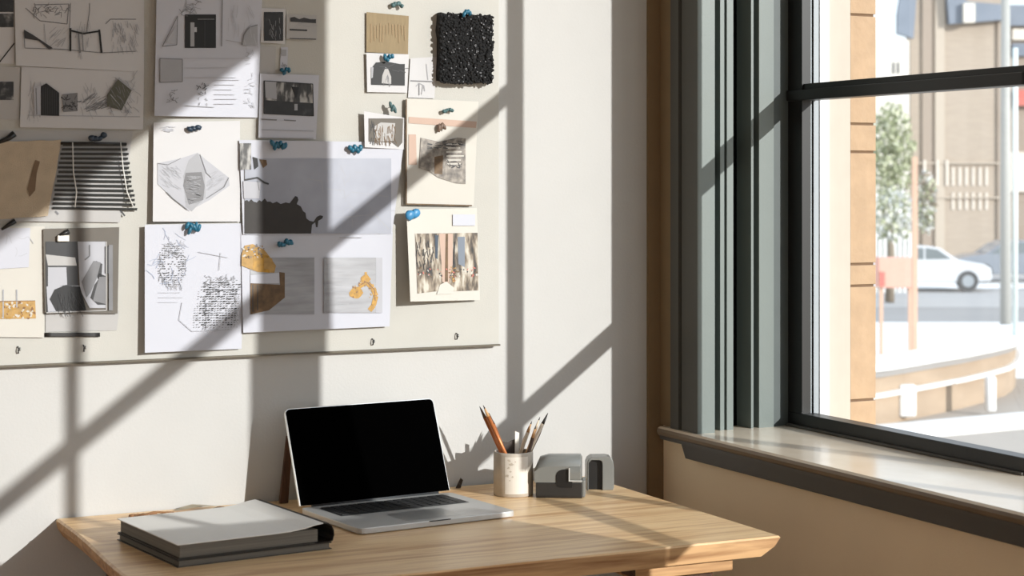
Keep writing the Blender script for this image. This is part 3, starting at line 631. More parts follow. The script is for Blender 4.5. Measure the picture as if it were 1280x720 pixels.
pin(347, 181, 22, 11, 'pin_teal', 6, .013, 'teal ruffled push pin at the upper left of the landscape collage')
pin(442, 186, 20, 10, 'pin_teal', 5, .010, 'teal ruffled push pin at the upper right of the landscape collage')
pin(240, 284, 20, 14, 'pin_teal', 6, .016, 'teal ruffled push pin above the lattice drawing')
pin(355, 304, 22, 9, 'pin_teal', 6, .012, 'teal ruffled push pin on the gold collage sheet')
pin(484, 73, 14, 10, 'pin_teal', 4, .012, 'teal push pin between the kraft swatch and the dog-like instant photo')
pin(582, 16, 13, 10, 'pin_teal', 4, .027, 'teal push pin at the top of the black rug swatch')
pin(355, 89, 14, 8, 'pin_teal', 4, .007, 'teal push pin above the street photo sheet')
pin(558, 138, 17, 6, 'pin_sage', 5, .008, 'grey-teal push pin at the top of the cream collage sheet')
pin(495, 7, 17, 8, 'pin_sage', 5, .003, 'grey-teal push pin above the kraft swatch')
pin(489, 134, 9, 13, 'pin_sage', 3, .014, 'grey-teal push pin above the crumpled fabric photo')
pin(241, 161, 18, 7, 'pin_navy', 3, .012, 'dark navy push pin at the top of the folded-shape drawing')
pin(121, 172, 22, 9, 'pin_navy', 4, .012, 'dark teal push pin above the blind sample')
pin(550, 157, 11, 13, 'pin_brown', 3, .008, 'brown push pin in the pink wash of the cream collage sheet')
pin(514, 270, 18, 16, 'pin_blue', 2, .030, 'bright blue round push pin above the warm interior photo')
# -- clips and little hooks
def clip(name, pts, w, off, label, tab=None):
    b = MB(); P = [on_y(u, v, BY-off) for u, v in pts]; b.tube(P, [w*.5, w, w*1.3][:len(P)], 'clip_dark', 8)
    o = b.build(name); tag(o, label, 'clip', 'dark clips on the board')
    if tab:
        b = MB(); c = on_y(*tab, BY-off); b.box(c, (.024, .006, .013), m='card_white', bev=.002); b.build('tab', parent=o)
clip('binder_clip', [(-6, 180), (10, 173), (18, 167)], .0055, .012, 'dark clip over the burlap swatch at the left edge')
clip('binder_clip', [(2, 287), (11, 281), (19, 276)], .0045, .012, 'dark clip at the upper corner of the gold band drawing')
clip('binder_clip', [(72, 296), (80, 292), (86, 289)], .0045, .016, 'dark clip with a white tab on the furniture photo', (79, 298))
for u, v, lab in ((22, 437, 'small steel hook under the gold band drawing'), (104, 435, 'small steel hook under the furniture photo'), (465, 427, 'small steel hook under the gold collage sheet'), (570, 420, 'small steel hook under the warm interior photo')):
    b = MB(); p = on_y(u, v, BY); r_ = .0045
    b.tube([p+Vector((0, .004, .006)), p+Vector((0, -.004, .006)), p+Vector((0, -.008, 0)), p+Vector((0, -.006, -.006)), p+Vector((.002, -.001, -.007))], .0014, 'clip_dark', 6)
    b.blob(p+Vector((.004, -.003, .001)), (.002, .003, .004), 'steel')
    tag(b.build('wall_hook'), lab, 'hook', 'little hooks along the bottom of the board')

# ================================================================== TABLE
TZ = .75
tb = empty('wooden_table', (-.84, -.41, 0), 'light oak table with a thick slab top against the wall', 'table')
b = MB()
x0, x1, y0, y1 = -1.462, -.206, -.812, -.006
# outline with slightly live edges, lower face inset at the ends
def outline(ins, z, cut):
    pts = []
    for i in range(13): t = i/12; pts.append((x0+ins+(x1-x0-2*ins-cut)*t, y0+ins*.12+.003*math.sin(9*t)+.001*math.sin(31*t), z))
    for i in range(1, 10): t = i/9; pts.append((x1-ins-cut*(1-min(1, t*7)), y0+(y1-y0)*t, z))
    for i in range(1, 13): t = i/12; pts.append((x1-ins-(x1-x0-2*ins)*t, y1, z))
    for i in range(1, 9): t = i/9; pts.append((x0+ins+.004*math.sin(7*t), y1-(y1-y0)*t, z))
    return pts
rings = [outline(.004, TZ, 0), outline(0, TZ-.004, 0), outline(.003, TZ-.02, .010), outline(.014, TZ-.038, .030)]
vr = [[b.bm.verts.new(p) for p in r_] for r_ in rings]
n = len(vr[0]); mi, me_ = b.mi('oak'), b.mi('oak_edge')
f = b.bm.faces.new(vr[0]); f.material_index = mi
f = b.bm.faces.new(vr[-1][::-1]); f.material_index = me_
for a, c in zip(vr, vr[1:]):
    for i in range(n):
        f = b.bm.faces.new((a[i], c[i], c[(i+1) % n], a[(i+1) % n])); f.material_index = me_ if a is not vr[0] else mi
bmesh.ops.recalc_face_normals(b.bm, faces=b.bm.faces)
b.build('tabletop', parent=tb)
# cleats under the ends and splayed legs
for xa, xb in ((-.515, -.292), (-1.39, -1.17)):
    b = MB(); b.box(((xa+xb)/2, -.405, TZ-.038-.015), (xb-xa, .735, .030), m='oak_edge', bev=.003); b.build('cleat', parent=tb)
for sx, xs in ((1, -.345), (-1, -1.335)):
    for yy, sy in ((-.70, -1), (-.10, 1)):
        b = MB(); b.prism([(xs-.032, yy-.03, .682), (xs+.032, yy-.03, .682), (xs+.032, yy+.03, .682), (xs-.032, yy+.03, .682)], (sx*.09, 0, -.682), 'walnut', .003); b.build('leg', parent=tb)
b = MB(); b.prism([(-.530, -.772, .712), (-.440, -.772, .712), (-.448, -.772, .66), (-.478, -.772, .62), (-.500, -.772, .66)], (0, .05, 0), 'walnut'); b.build('brace', parent=tb)
b = MB(); b.box((-.84, -.41, .24), (1.10, .05, .07), m='walnut', bev=.003); b.build('stretcher', parent=tb)

# ================================================================== LAPTOP
hl = on_z(375, 635, TZ+.013); hr = on_z(563, 615, TZ+.013)
ex = (hr-hl); W = ex.length; ex.normalize(); ey = Vector((ex.y, -ex.x, 0))  # ey to the front
D = .272
def L(x, y, z): return hl+ex*x+ey*y+Vector((0, 0, z-.013))
lp = empty('laptop', L(W/2, D/2, .0015), 'open silver laptop with a black blank screen on the oak table', 'laptop')
def rounded(w, d, r_, z, x0=0, y0=0, n=5):
    pts = []
    for cx, cy, a0 in ((x0+w-r_, y0+d-r_, 0), (x0+r_, y0+d-r_, 90), (x0+r_, y0+r_, 180), (x0+w-r_, y0+r_, 270)):
        for i in range(n+1): a = R(a0+90*i/n); pts.append(L(cx+r_*math.cos(a), cy+r_*math.sin(a), z))
    return pts
b = MB(); b.prism(rounded(W, D, .014, .0015), (0, 0, .0115), 'aluminium', .0015); b.build('base', parent=lp)
for x, y in ((.03, .03), (W-.03, .03), (.03, D-.03), (W-.03, D-.03)):
    b = MB(); b.box(L(x, y, .0008), (.014, .014, .0015), m='plastic_black'); b.build('rubber_foot', parent=lp)
b = MB(); b.face(rounded(W-.06, .105, .004, .0134, .03, .028), 'well_grey')
kb = b.build('keyboard', parent=lp)
b = MB(); rz = math.atan2(ex.y, ex.x)
for r_ in range(6):
    nk = 14; kw = (W-.068)/nk; y = .034+r_*.0168
    for i in range(nk):
        if r_ == 5 and 4 <= i <= 8:
            if i == 6: b.box(L(.034+kw*6.5, y, .0141), (kw*4.8, .0138, .0014), rz, 'key_black', .0004)
            continue
        b.box(L(.034+kw*(i+.5), y, .0141), (kw*.86, .0138, .0014), rz, 'key_black', .0004)
b.build('keys', parent=kb)
b = MB(); b.face(rounded(.13, .09, .004, .0134, W/2-.065, .158), 'touchpad'); b.build('touchpad', parent=lp)
b = MB(); b.box(L(W/2, D+.0002, .0118), (.05, .002, .002), rz, 'well_grey'); b.build('finger_notch', parent=lp)
# lid
tl, tr = on_y(353, 511, hl.y+.078), on_y(538, 498, hr.y+.076)
lid_up = ((tl+tr)/2-(hl+hr)/2); H = lid_up.length; lid_up -= ex*lid_up.dot(ex); lid_up.normalize(); ln = lid_up.cross(ex).normalized()
if ln.y > 0: ln = -ln          # faces the sitter
SH = ((tl-hl).dot(ex)+(tr-hr).dot(ex))/2/H
def LL(x, h, o): return hl+ex*(x+SH*h*0)+lid_up*h+ln*o
def lidshape(ins, o, r_, bot):
    pts = []; w, h = W-ins, H-ins
    for cx, cy, a0 in ((w-r_, h-r_, 0), (ins+r_, h-r_, 90)):
        for i in range(6): a = R(a0+90*i/5); pts.append(LL(cx+r_*math.cos(a), cy+r_*math.sin(a), o))
    pts += [LL(ins, bot, o), LL(w, bot, o)]
    return pts
b = MB(); b.prism(lidshape(0, 0, .012, .004), -ln*.006, 'alu_edge', .0012); ld = b.build('lid', parent=lp)
b = MB(); b.prism(lidshape(.0022, .0006, .010, .004), ln*.0004, 'display_black'); b.build('display', parent=ld)
b = MB(); b.tube([LL(.03, .002, -.003), LL(W-.03, .002, -.003)], .0045, 'well_grey'); b.build('hinge', parent=lp)
# dark prop behind the laptop and its twig-like foot
b = MB(); a, c = on_y(362, 545, -.028), on_y(355, 620, -.045); c.z = TZ+.001
b.prism([a+Vector((-.006, 0, 0)), a+Vector((.008, 0, 0)), c+Vector((.010, 0, 0)), c+Vector((-.010, 0, 0))], (0, .008, 0), 'walnut', .001)
tag(b.build('wooden_ruler'), 'narrow dark wooden ruler leaning on the wall behind the laptop', 'ruler')

# ================================================================== PORTFOLIO AND MAGAZINE
pa, pbk, pc = on_z(158, 645, TZ+.044), on_z(222, 681, TZ+.042), on_z(417, 657, TZ+.044)
bx = (pc-pbk); bx.z = 0; BW = bx.length; bx.normalize(); by = Vector((-bx.y, bx.x, 0)); BD = (pa-pbk).length*.98
def B(x, y, z): o = pbk.copy(); o.z = TZ; return o+bx*x+by*y+Vector((0, 0, z))
mg = empty('magazine', B(BW/2, BD/2, 0), 'thin grey magazine lying under the pale portfolio', 'magazine')
b = MB()
for z0, z1, xa, m in ((.0015, .0115, .004, 'pages_grey'),): b.prism([B(xa, .003, z0), B(BW-.008, .003, z0), B(BW-.008, BD-.004, z0), B(xa, BD-.004, z0)], (0, 0, z1-z0), m)
b.build('pages', parent=mg)
b = MB()
for z0 in (0, .0115): b.prism([B(0, 0, z0), B(BW-.004, 0, z0), B(BW-.004, BD, z0), B(0, BD, z0)], (0, 0, .0014), 'cover_dark')
b.build('cover', parent=mg)
pf = empty('portfolio', B(BW/2, BD/2, .0135), 'pale covered portfolio with grey pages and a curled dark spine, left front of the table', 'portfolio')
b = MB(); b.prism([B(.006, .004, .0165), B(BW-.032, .004, .0165), B(BW-.032, BD-.004, .0165), B(.006, BD-.004, .0165)], (0, 0, .023), 'pages_grey'); b.build('pages', parent=pf)
def strip(prof, th, y0_, y1_, b, m):
    k = b.mi(m); rows = []
    for i, (x, z) in enumerate(prof):
        p, q = prof[max(i-1, 0)], prof[min(i+1, len(prof)-1)]; dx, dz = q[0]-p[0], q[1]-p[1]; l_ = math.hypot(dx, dz) or 1
        nx, nz = -dz/l_*th, dx/l_*th
        rows.append([b.bm.verts.new(B(x, y0_, z)), b.bm.verts.new(B(x, y1_, z)), b.bm.verts.new(B(x+nx, y1_, z+nz)), b.bm.verts.new(B(x+nx, y0_, z+nz))])
    fs = [b.bm.faces.new(rows[0]), b.bm.faces.new(rows[-1][::-1])]
    for a, c in zip(rows, rows[1:]):
        for i in range(4): fs.append(b.bm.faces.new((a[i], c[i], c[(i+1) % 4], a[(i+1) % 4])))
    for f in fs: f.material_index = k; f.smooth = False
    bmesh.ops.recalc_face_normals(b.bm, faces=fs)
b = MB()
top = [(0, .0405), (.10, .0405), (.19, .0405), (.225, .0410), (BW-.060, .0440), (BW-.040, .0480), (BW-.022, .0500)]
strip(top, .0016, 0, BD, b, 'cover_white'); b.build('cover', parent=pf)
b = MB()
sp = [(BW-.022, .0500), (BW-.012, .0490), (BW-.005, .0440), (BW-.001, .036), (BW, .026), (BW-.003, .0165), (BW-.012, .0142), (BW-.05, .0140)]
strip(sp, .0016, 0, BD, b, 'spine_dark'); b.build('spine', parent=pf)
b = MB(); b.prism([B(.002, .001, .0140), B(BW-.04, .001, .0140), B(BW-.04, BD, .0140), B(.002, BD, .0140)], (0, 0, .0018), 'cover_dark'); b.build('back_cover', parent=pf)

# dried twig by the portfolio, leaf by the cup, scraps along the back edge
tw = empty('dried_twig', (-1.31, -.05, TZ), 'small dried twig lying behind the portfolio near the table edge', 'twig')
b = MB(); p = Vector((-1.318, -.085, TZ+.004))
for dx, dy, l_ in ((.09, .02, 1), (.05, -.03, .8), (-.02, .012, .5), (.03, .03, .7), (.06, -.005, 1)):
    b.tube([p, p+Vector((dx*.5, dy*.5, .006))*l_, p+Vector((dx, dy, .001))*l_], [.003, .0022, .001], 'twig', 6)
b.build('stem', parent=tw)
b = MB()
for dx, dy in ((.02, .005), (.045, .012), (.06, -.01), (.0, .01)): b.blob(p+Vector((dx, dy, .003)), (.009, .004, .004), 'twig', sub=1, jit=.2)
b.build('buds', parent=tw)
def curl(name, pts, w, m, label, cat):
    b = MB(); k = b.mi(m); rows = []
    for i, q in enumerate(pts):
        q = Vector(q); ww = w*(math.sin(PI*(i+.4)/(len(pts)-.2)))
        rows.append((b.bm.verts.new(q+Vector((-.2*ww, ww, 0))), b.bm.verts.new(q+Vector((.2*ww, -ww, .002)))))
    for a, c in zip(rows, rows[1:]): b.bm.faces.new((a[0], a[1], c[1], c[0])).material_index = k
    return tag(b.build(name), label, cat)
def leafy(x, y, s, m, label, nm):
    return curl(nm, [(x, y, TZ+.0012), (x+.25*s, y-.02*s, TZ+.006), (x+.5*s, y, TZ+.009), (x+.75*s, y+.03*s, TZ+.006), (x+s, y+.03*s, TZ+.002)], s*.22, m, label, 'leaf')
leafy(-1.22, -.035, .10, 'leaf_pale', 'pale dried leaf behind the portfolio at the back of the table', 'dried_leaf')
leafy(-1.16, -.075, .07, 'twig', 'brown curled dried leaf between the portfolio and the wall', 'dried_leaf')
b = MB(); p = Vector((-.556, -.030, TZ))
b.prism([p+Vector((-.006, 0, .001)), p+Vector((.004, -.004, .001)), p+Vector((.012, 0, .018)), p+Vector((.008, .004, .022))], (.002, .006, 0), 'leaf_dark')
b.blob(p+Vector((.002, 0, .006)), (.005, .005, .006), 'leaf_dark', sub=1, jit=.2)
o = b.build('dried_leaf'); tag(o, 'small dark curled leaf on the table between laptop and cup', 'leaf')

# ================================================================== CUP OF PENCILS
CC = Vector((-.478, -.158, TZ)); cr = .0445
cup = empty('pencil_cup', CC, 'beige mottled ceramic cup holding pencils on the table', 'cup')
b = MB(); b.lathe([(cr-.002, 0), (cr, .002), (cr, .094), (cr-.0008, .0975), (cr-.0025, .098), (cr-.004, .0970), (cr-.004, .006), (.002, .005)], CC, 'ceramic', 48); b.build('body', parent=cup)
b = MB()
def on_cup(a, z, o=.0004): return CC+Vector(((cr+o)*math.cos(a), (cr+o)*math.sin(a), z))
ka = b.mi('ceramic_pale'); aa0, aa1 = R(-140), R(-70)
for i in range(12):
    a, c = aa0+(aa1-aa0)*i/12, aa0+(aa1-aa0)*(i+1)/12
    b.face([on_cup(a, .008), on_cup(c, .008), on_cup(c, .090), on_cup(a, .090)], 'ceramic_pale')
for ad, z, q in ((-128, .082, .0045), (-121, .074, .0060), (-130, .066, .0040), (-124, .058, .0030), (-133, .048, .0050), (-118, .046, .0035), (-126, .038, .0026), (-110, .080, .0026)):
    pts = []
    for t in range(9):
        rr = q*random.uniform(.45, 1.15); pts.append(on_cup(R(ad)+rr*math.cos(t*2*PI/9)/cr, z+rr*.7*math.sin(t*2*PI/9), .0007))
    b.face(pts, 'ceramic_mark')
b.build('glaze_patch', parent=cup)  # paler patch on the cup's front with irregular blotches
def pencil(kind, tipuv, foot, rad, label, mats):
    tip = on_y(*tipuv, CC.y+foot[2]); bot = CC+Vector((foot[0], foot[1], .010)); d = (tip-bot); l_ = d.length; d.normalize()
    e = empty(kind, bot, label, 'pencil' if kind != 'pen' else 'pen', 'pencils in the cup')
    b = MB(); b.tube([bot, bot+d*(l_-.028)], rad, mats[0], 6 if kind == 'pencil' else 10); b.build('barrel', parent=e)
    b = MB(); b.tube([bot+d*(l_-.028), bot+d*(l_-.008)], [rad, rad*.45], mats[1], 8); b.build('cone', parent=e)
    b = MB(); b.tube([bot+d*(l_-.008), tip], [rad*.45, rad*.1], 'graphite', 8); b.build('point', parent=e)
pencil('pencil', (599.5, 508), (.014, .002, 0), .0042, 'copper pencil leaning farthest left in the cup', ('copper', 'pen_brown'))
pencil('pencil', (604, 506.5), (.018, -.008, -.012), .0042, 'copper pencil with the highest tip in the left bunch', ('copper', 'pencil_wood'))
pencil('pencil', (611, 516), (.020, .012, .012), .0040, 'shorter copper pencil at the inner side of the left bunch', ('copper', 'pen_brown'))
pencil('pen', (685, 516), (-.010, -.006, -.006), .0042, 'long dark-tipped pen leaning farthest right in the cup', ('pen_pale', 'graphite'))
pencil('pen', (680, 529), (-.002, .004, .008), .0040, 'dark brown pen below the long pale pen', ('pen_brown', 'pen_brown'))
pencil('pencil', (665, 526), (-.008, .014, .016), .0040, 'pale wooden pencil nearest the middle of the right bunch', ('pen_pale', 'pencil_wood'))
pencil('pencil', (675, 521), (-.006, -.012, -.010), .0036, 'pale pencil between the two longest right-hand pens', ('pencil_wood', 'pen_pale'))
pencil('pencil', (661, 533), (.0, .022, .020), .0036, 'short pale pencil beside the white slip in the cup', ('pencil_wood', 'pen_brown'))
pencil('pencil', (670, 532), (.004, -.016, -.016), .0040, 'brown wooden pencil in the centre of the right bunch', ('pen_brown', 'pencil_wood'))
b = MB(); a = on_y(645, 539, CC.y+.012)
b.prism([(a.x-.003, CC.y+.012, TZ+.02), (a.x+.006, CC.y+.012, TZ+.02), (a.x+.008, CC.y+.012, a.z-.004), (a.x-.002, CC.y+.012, a.z)], (0, .002, 0), 'card_white')
tag(b.build('paper_slip'), 'narrow white slip standing in the pencil cup', 'paper slip')
b = MB(); a, c = on_y(628, 552, CC.y+.02), on_y(644, 549, CC.y+.02)
b.prism([(a.x, CC.y+.02, TZ+.03), (c.x, CC.y+.02, TZ+.03), (c.x, CC.y+.02, c.z), ((a.x+c.x)/2, CC.y+.02, a.z-.002), (a.x, CC.y+.02, a.z)], (0, .003, 0), 'card_dark')
tag(b.build('eraser_card'), 'dark card standing behind the copper pencils in the cup', 'card')

# ================================================================== DESK TAPE DISPENSER AND THE ARCHED ONE BEHIND
def place(org, ang):
    e1 = Vector((math.cos(ang), math.sin(ang), 0)); e2 = Vector((-e1.y, e1.x, 0))
    return lambda x, y, z: Vector(org)+e1*x+e2*y+Vector((0, 0, z))
T = place(on_z(668, 622.5, TZ), R(-30))
td = empty('tape_dispenser', T(.06, .035, 0), 'grey rounded tape dispenser with a dark base and C-shaped notch, beside the cup', 'tape dispenser')
DW, DD = .106, .062
b = MB()
base = [(.002, 0), (.0, .004), (.0, .034), (DD, .034), (DD, 0)]
b.prism([T(.003, y, z) for y, z in base], T(DW, 0, 0)-T(.003, 0, 0), 'plastic_dark', .002); b.build('base', parent=td)
b = MB()
def arc(cx, cz, r_, a0, a1, n): return [(cx+r_*math.cos(R(a0+(a1-a0)*i/n)), cz+r_*math.sin(R(a0+(a1-a0)*i/n))) for i in range(n+1)]
secs = []
for y_, xl, zs_ in ((0, .0, (.058, .066, .070, .0715)), (.008, .0, (.062, .0745, .0790, .0805)), (.020, .001, (.066, .082, .0865, .0880)), (.034, .002, (.067, .0850, .0900, .0912)), (DD-.006, .002, (.067, .0850, .0905, .0918)), (DD, .004, (.064, .082, .0865, .0880))):
    secs.append((y_, [(xl, .0345), (xl, zs_[0]), (.010, zs_[1]), (.030, zs_[2]), (DW-.006, zs_[3]), (DW-.002, zs_[3]-.006), (DW-.002, .0345)]))
rows = [[b.bm.verts.new(T(x, y, z)) for x, z in pr] for y, pr in secs]; k_ = b.mi('plastic_grey'); fs = [b.bm.faces.new(rows[0]), b.bm.faces.new(rows[-1][::-1])]
for a, c in zip(rows, rows[1:]):
    for i in range(7):
        f = b.bm.faces.new((a[i], c[i], c[(i+1) % 7], a[(i+1) % 7])); f.smooth = 1 <= i <= 4; fs.append(f)
for f in fs: f.material_index = k_
bmesh.ops.recalc_face_normals(b.bm, faces=fs)
b.build('shell', parent=td)
b = MB()   # raised black shape painting in the shade inside the notch
b.prism([T(x, -.0012, z) for x, z in [(.084, .024), (.056, .024), (.051, .027), (.048, .034), (.0475, .050), (.050, .057), (.055, .0615), (.062, .064), (.084, .064)]], T(0, .026, 0)-T(0, 0, 0), 'plastic_black'); b.build('hollow', parent=td)
b = MB()   # hooked cutter arm in front
arm = [(.006, .038), (.006, .066), (-.004, .066), (-.006, .060), (-.006, .038)]
b.prism([T(.078, y, z) for y, z in [(-.004, .040), (-.006, .044), (-.006, .060), (-.002, .069), (.006, .0755), (.016, .078), (.016, .040)]], T(.104, 0, 0)-T(.078, 0, 0), 'plastic_grey', .002)
ar = b.build('cutter_arm', parent=td)
b = MB(); b.prism([T(x, -.0068, z) for x, z in [(.0765, .0385), (.106, .0385), (.106, .0408), (.0788, .0408), (.0788, .068), (.0765, .068)]], T(0, .004, 0)-T(0, 0, 0), 'plastic_edge'); b.build('cutter_edge', parent=ar)  # pale rim painting in the highlight on the arm's edges
b = MB(); b.prism([T(.1045, y, z) for y, z in [(.003, .002), (.003, .040), (.055, .040), (.055, .002)]], T(.1125, 0, 0)-T(.1045, 0, 0), 'plastic_grey', .003); b.build('side_cheek', parent=td)
T2 = place(on_z(735, 613.5, TZ)+Vector((0, .005, 0)), R(-22))
ta = empty('hole_punch', T2(.032, .03, 0), 'grey arched hole punch with a dark opening, right behind the tape dispenser', 'hole punch')
b = MB()
out = [(0, 0), (0, .062), (.004, .071), (.012, .0765), (.046, .0765), (.055, .074), (.060, .066), (.062, .050), (.062, .006), (.060, 0), (.0355, 0), (.0355, .058), (.034, .066), (.028, .0685), (.010, .0685), (.004, .062), (.004, 0)]
b.prism([T2(x, 0, z) for x, z in out], T2(0, .045, 0)-T2(0, 0, 0), 'plastic_grey', .0015); b.build('body', parent=ta)
b = MB(); b.prism([T2(x, .012, z) for x, z in [(.0035, .0005), (.036, .0005), (.036, .066), (.030, .069), (.009, .069), (.0035, .063)]], T2(0, .03, 0)-T2(0, 0, 0), 'plastic_black'); b.build('inner_block', parent=ta)

# ================================================================== OUTDOORS
YAW = -TH
def obox(b, u0, v0, u1, v1, Dp, th, m, bev=0):
    c = far((u0+u1)/2, (v0+v1)/2, Dp)+DV*(th/2); b.box(c, (abs(u1-u0)*Dp/F, th, abs(v1-v0)*Dp/F), YAW, m, bev)
GZ, TZO = -2.0, -.72
def ground_v(Dp, z): return HZ+F*(EYE-z)/Dp
def strip_ground(name, d0, d1, u0, u1, z, m, lab=None):
    b = MB(); b.face([far(u0, ground_v(d0, z), d0), far(u1, ground_v(d0, z), d0), far(u1, ground_v(d1, z), d1), far(u0, ground_v(d1, z), d1)], m)
    return struct(b.build(name))
strip_ground('ground', 22, 160, 300, 2400, GZ-.02, 'asphalt')
strip_ground('pavement_near', 30, 44.5, 700, 2000, GZ, 'concrete_white')
strip_ground('road', 44.5, 50, 600, 2000, GZ-.005, 'asphalt_dark')
strip_ground('pavement_far', 58.5, 64, 600, 2000, GZ, 'concrete_white')
b = MB(); lo, hi = far(1000, 500, 7), far(1800, 500, 7)
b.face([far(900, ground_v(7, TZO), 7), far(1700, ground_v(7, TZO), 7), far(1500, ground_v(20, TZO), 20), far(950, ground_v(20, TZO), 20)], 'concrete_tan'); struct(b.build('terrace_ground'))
# pale kerb slab in front of the parapet
b = MB()
a, c = on_z(900, 555, TZO), on_z(1400, 511, TZO); d_, e_ = on_z(900, 571, TZO), on_z(1400, 525, TZO)
b.prism([a, c, e_, d_], (0, 0, .05), 'concrete_white'); struct(b.build('pavement_kerb'))
# curved terrace parapet
pw = empty('parapet_wall', on_z(1180, 515, TZO), 'low curved tan brick parapet with a white cap outside the window', 'parapet')
ZC = -.16
path = [on_z(u, v, ZC) for u, v in ((900, 480), (1040, 461), (1100, 454), (1150, 446), (1200, 438), (1235, 431), (1256, 426), (1264, 422), (1269, 417), (1270, 411), (1266, 406))]
def sweep(b, path, prof, m):
    k = b.mi(m); rows = []
    for i, p in enumerate(path):
        t = (path[min(i+1, len(path)-1)]-path[max(i-1, 0)]); t.z = 0; t.normalize(); nn = Vector((t.y, -t.x, 0))
        rows.append([b.bm.verts.new(Vector((p.x, p.y, 0))+nn*o+Vector((0, 0, z))) for o, z in prof])
    n = len(prof); fs = []
    for a, c in zip(rows, rows[1:]):
        for i in range(n): fs.append(b.bm.faces.new((a[i], c[i], c[(i+1) % n], a[(i+1) % n])))
    fs += [b.bm.faces.new(rows[0]), b.bm.faces.new(rows[-1][::-1])]
    for f in fs: f.material_index = k
    bmesh.ops.recalc_face_normals(b.bm, faces=fs)
b = MB(); sweep(b, path, [(.10, ZC-.055), (.10, ZC), (-.35, ZC), (-.35, ZC-.055)], 'concrete_white'); b.build('cap', parent=pw)
b = MB(); sweep(b, path, [(0, TZO), (0, ZC-.055), (-.30, ZC-.055), (-.30, TZO)], 'brick_tan'); b.build('wall_body', parent=pw)
b = MB(); sweep(b, path, [(.04, ZC-.12), (.04, ZC-.056), (-.02, ZC-.056), (-.02, ZC-.12)], 'asphalt_dark'); b.build('soffit', parent=pw)  # grey band painting in the shade under the cap
b = MB(); sweep(b, path, [(.05, ZC-.30), (.05, ZC-.26), (-.02, ZC-.26), (-.02, ZC-.30)], 'concrete_white'); b.build('moulding', parent=pw)
for i, (u, w_) in enumerate(((1135, 11), (1240, 6))):
    b = MB(); v0 = 481-(u-1135)*.10; dd = F*(EYE-TZO)/(522-(u-1135)*.06-HZ)-(.32 if u < 1200 else .25)
    obox(b, u-w_, v0, u+w_, 522-(u-1135)*.06, dd, .12, 'concrete_white', .03); b.build('post', parent=pw)
# lamp pole and slim white pole
po = empty('street_lamp', on_z(1258, ground_v(30, GZ), GZ), 'pale grey street lamp pole at the right of the window view', 'street lamp')
b = MB(); p = far(1257, 300, 30); p.z = GZ; b.tube([p, p+Vector((0, 0, 3.7)), p+Vector((0, 0, 7))], [.10, .085, .07], 'pole_grey', 12); b.build('pole', parent=po)
b = MB(); b.tube([p, p+Vector((0, 0, .5))], .16, 'pole_grey', 12); b.build('base', parent=po)
b = MB(); b.tube([p+Vector((0, 0, 6.9)), p+Vector((-.4, -.2, 7.2)), p+Vector((-.9, -.45, 7.2))], .05, 'pole_grey', 8); b.blob(p+Vector((-.95, -.5, 7.15)), (.3, .2, .1), 'pole_white'); b.build('lamp_head', parent=po)
b = MB(); p = far(1269, 424, 19.0); q = far(1269, 60, 19.0); p.z = TZO+.5; b.tube([p, q], .028, 'pole_white', 10); p.z = ZC
o = b.build('white_post'); tag(o, 'slim white post rising from the end of the curved parapet', 'post')
# peach sign post and pink box sign
sg = empty('sign_post', far(1144, 400, 33), 'tall peach wooden post beside the pink box', 'post')
b = MB(); obox(b, 1141, 196, 1147, ground_v(34, GZ), 34, .1, 'post_peach'); b.build('post_body', parent=sg)
nb = empty('street_box', far(1122, 380, 36), 'pink boxy street stand near the peach post', 'street box')
b = MB(); obox(b, 1098, 322, 1142, 360, 36, .4, 'sign_pink', .03); b.build('cabinet', parent=nb)
b = MB(); obox(b, 1100, 340, 1106, 358, 35.97, .05, 'sign_red'); b.build('side_panel', parent=nb)
b = MB(); obox(b, 1100, 360, 1104, ground_v(36, GZ), 36.1, .08, 'post_peach'); obox(b, 1136, 360, 1140, ground_v(36, GZ), 36.1, .08, 'post_peach'); b.build('legs', parent=nb)
# white picket hedge and shrubs
pk = empty('white_fence', far(1118, 365, 54), 'white picket barrier under the tree across the street', 'fence')
b = MB()
for i in range(8): obox(b, 1092+i*6.2, 282, 1096+i*6.2, 366, 54, .1, 'blossom')
obox(b, 1092, 296, 1146, 330, 54.1, .08, 'blossom'); b.build('picket_panel', parent=pk)
def tree(name, u, vb, vt, w, Dp, nleaf, mats, label, trunk=True, cat='tree'):
    base = far(u, ground_v(Dp, GZ), Dp); e = empty(name, base, label, cat)
    px = Dp/F
    if trunk:
        b = MB(); top_ = far(u, vb, Dp); b.tube([base, (base+top_)/2+Vector((.05, 0, 0)), top_], [.14, .11, .06], 'bark', 8)
        for k in range(4): b.tube([(base*.3+top_*.7), top_+Vector((random.uniform(-1, 1)*.8, random.uniform(-.5, .5), random.uniform(.2, 1.4)))], [.05, .02], 'bark', 6)
        b.build('trunk', parent=e)
    b = MB(); rnd = random.Random(len(name)+u)
    cen = far(u, (vb+vt)/2, Dp); hh = (vb-vt)*px/2; ww = w*px/2
    for _ in range(nleaf):
        while True:
            p = Vector((rnd.uniform(-1, 1), rnd.uniform(-1, 1), rnd.uniform(-1, 1)))
            if p.length < 1: break
        p = cen+Vector((p.x*ww, p.y*ww, p.z*hh)); s_ = rnd.uniform(.05, .13)
        a = Vector((rnd.gauss(0, 1), rnd.gauss(0, 1), rnd.gauss(0, 1))).normalized(); c = a.cross(Vector((rnd.gauss(0, 1), rnd.gauss(0, 1), rnd.gauss(0, 1)))).normalized()
        b.face([p+a*s_, p+c*s_*.5, p-a*s_, p-c*s_*.5], rnd.choice(mats))
    b.build('crown', parent=e)
tree('street_tree', 1112, 258, 128, 66, 52, 1700, ['leaf_green', 'leaf_green', 'leaf_lime'], 'soft green street tree behind the stone edge of the window')
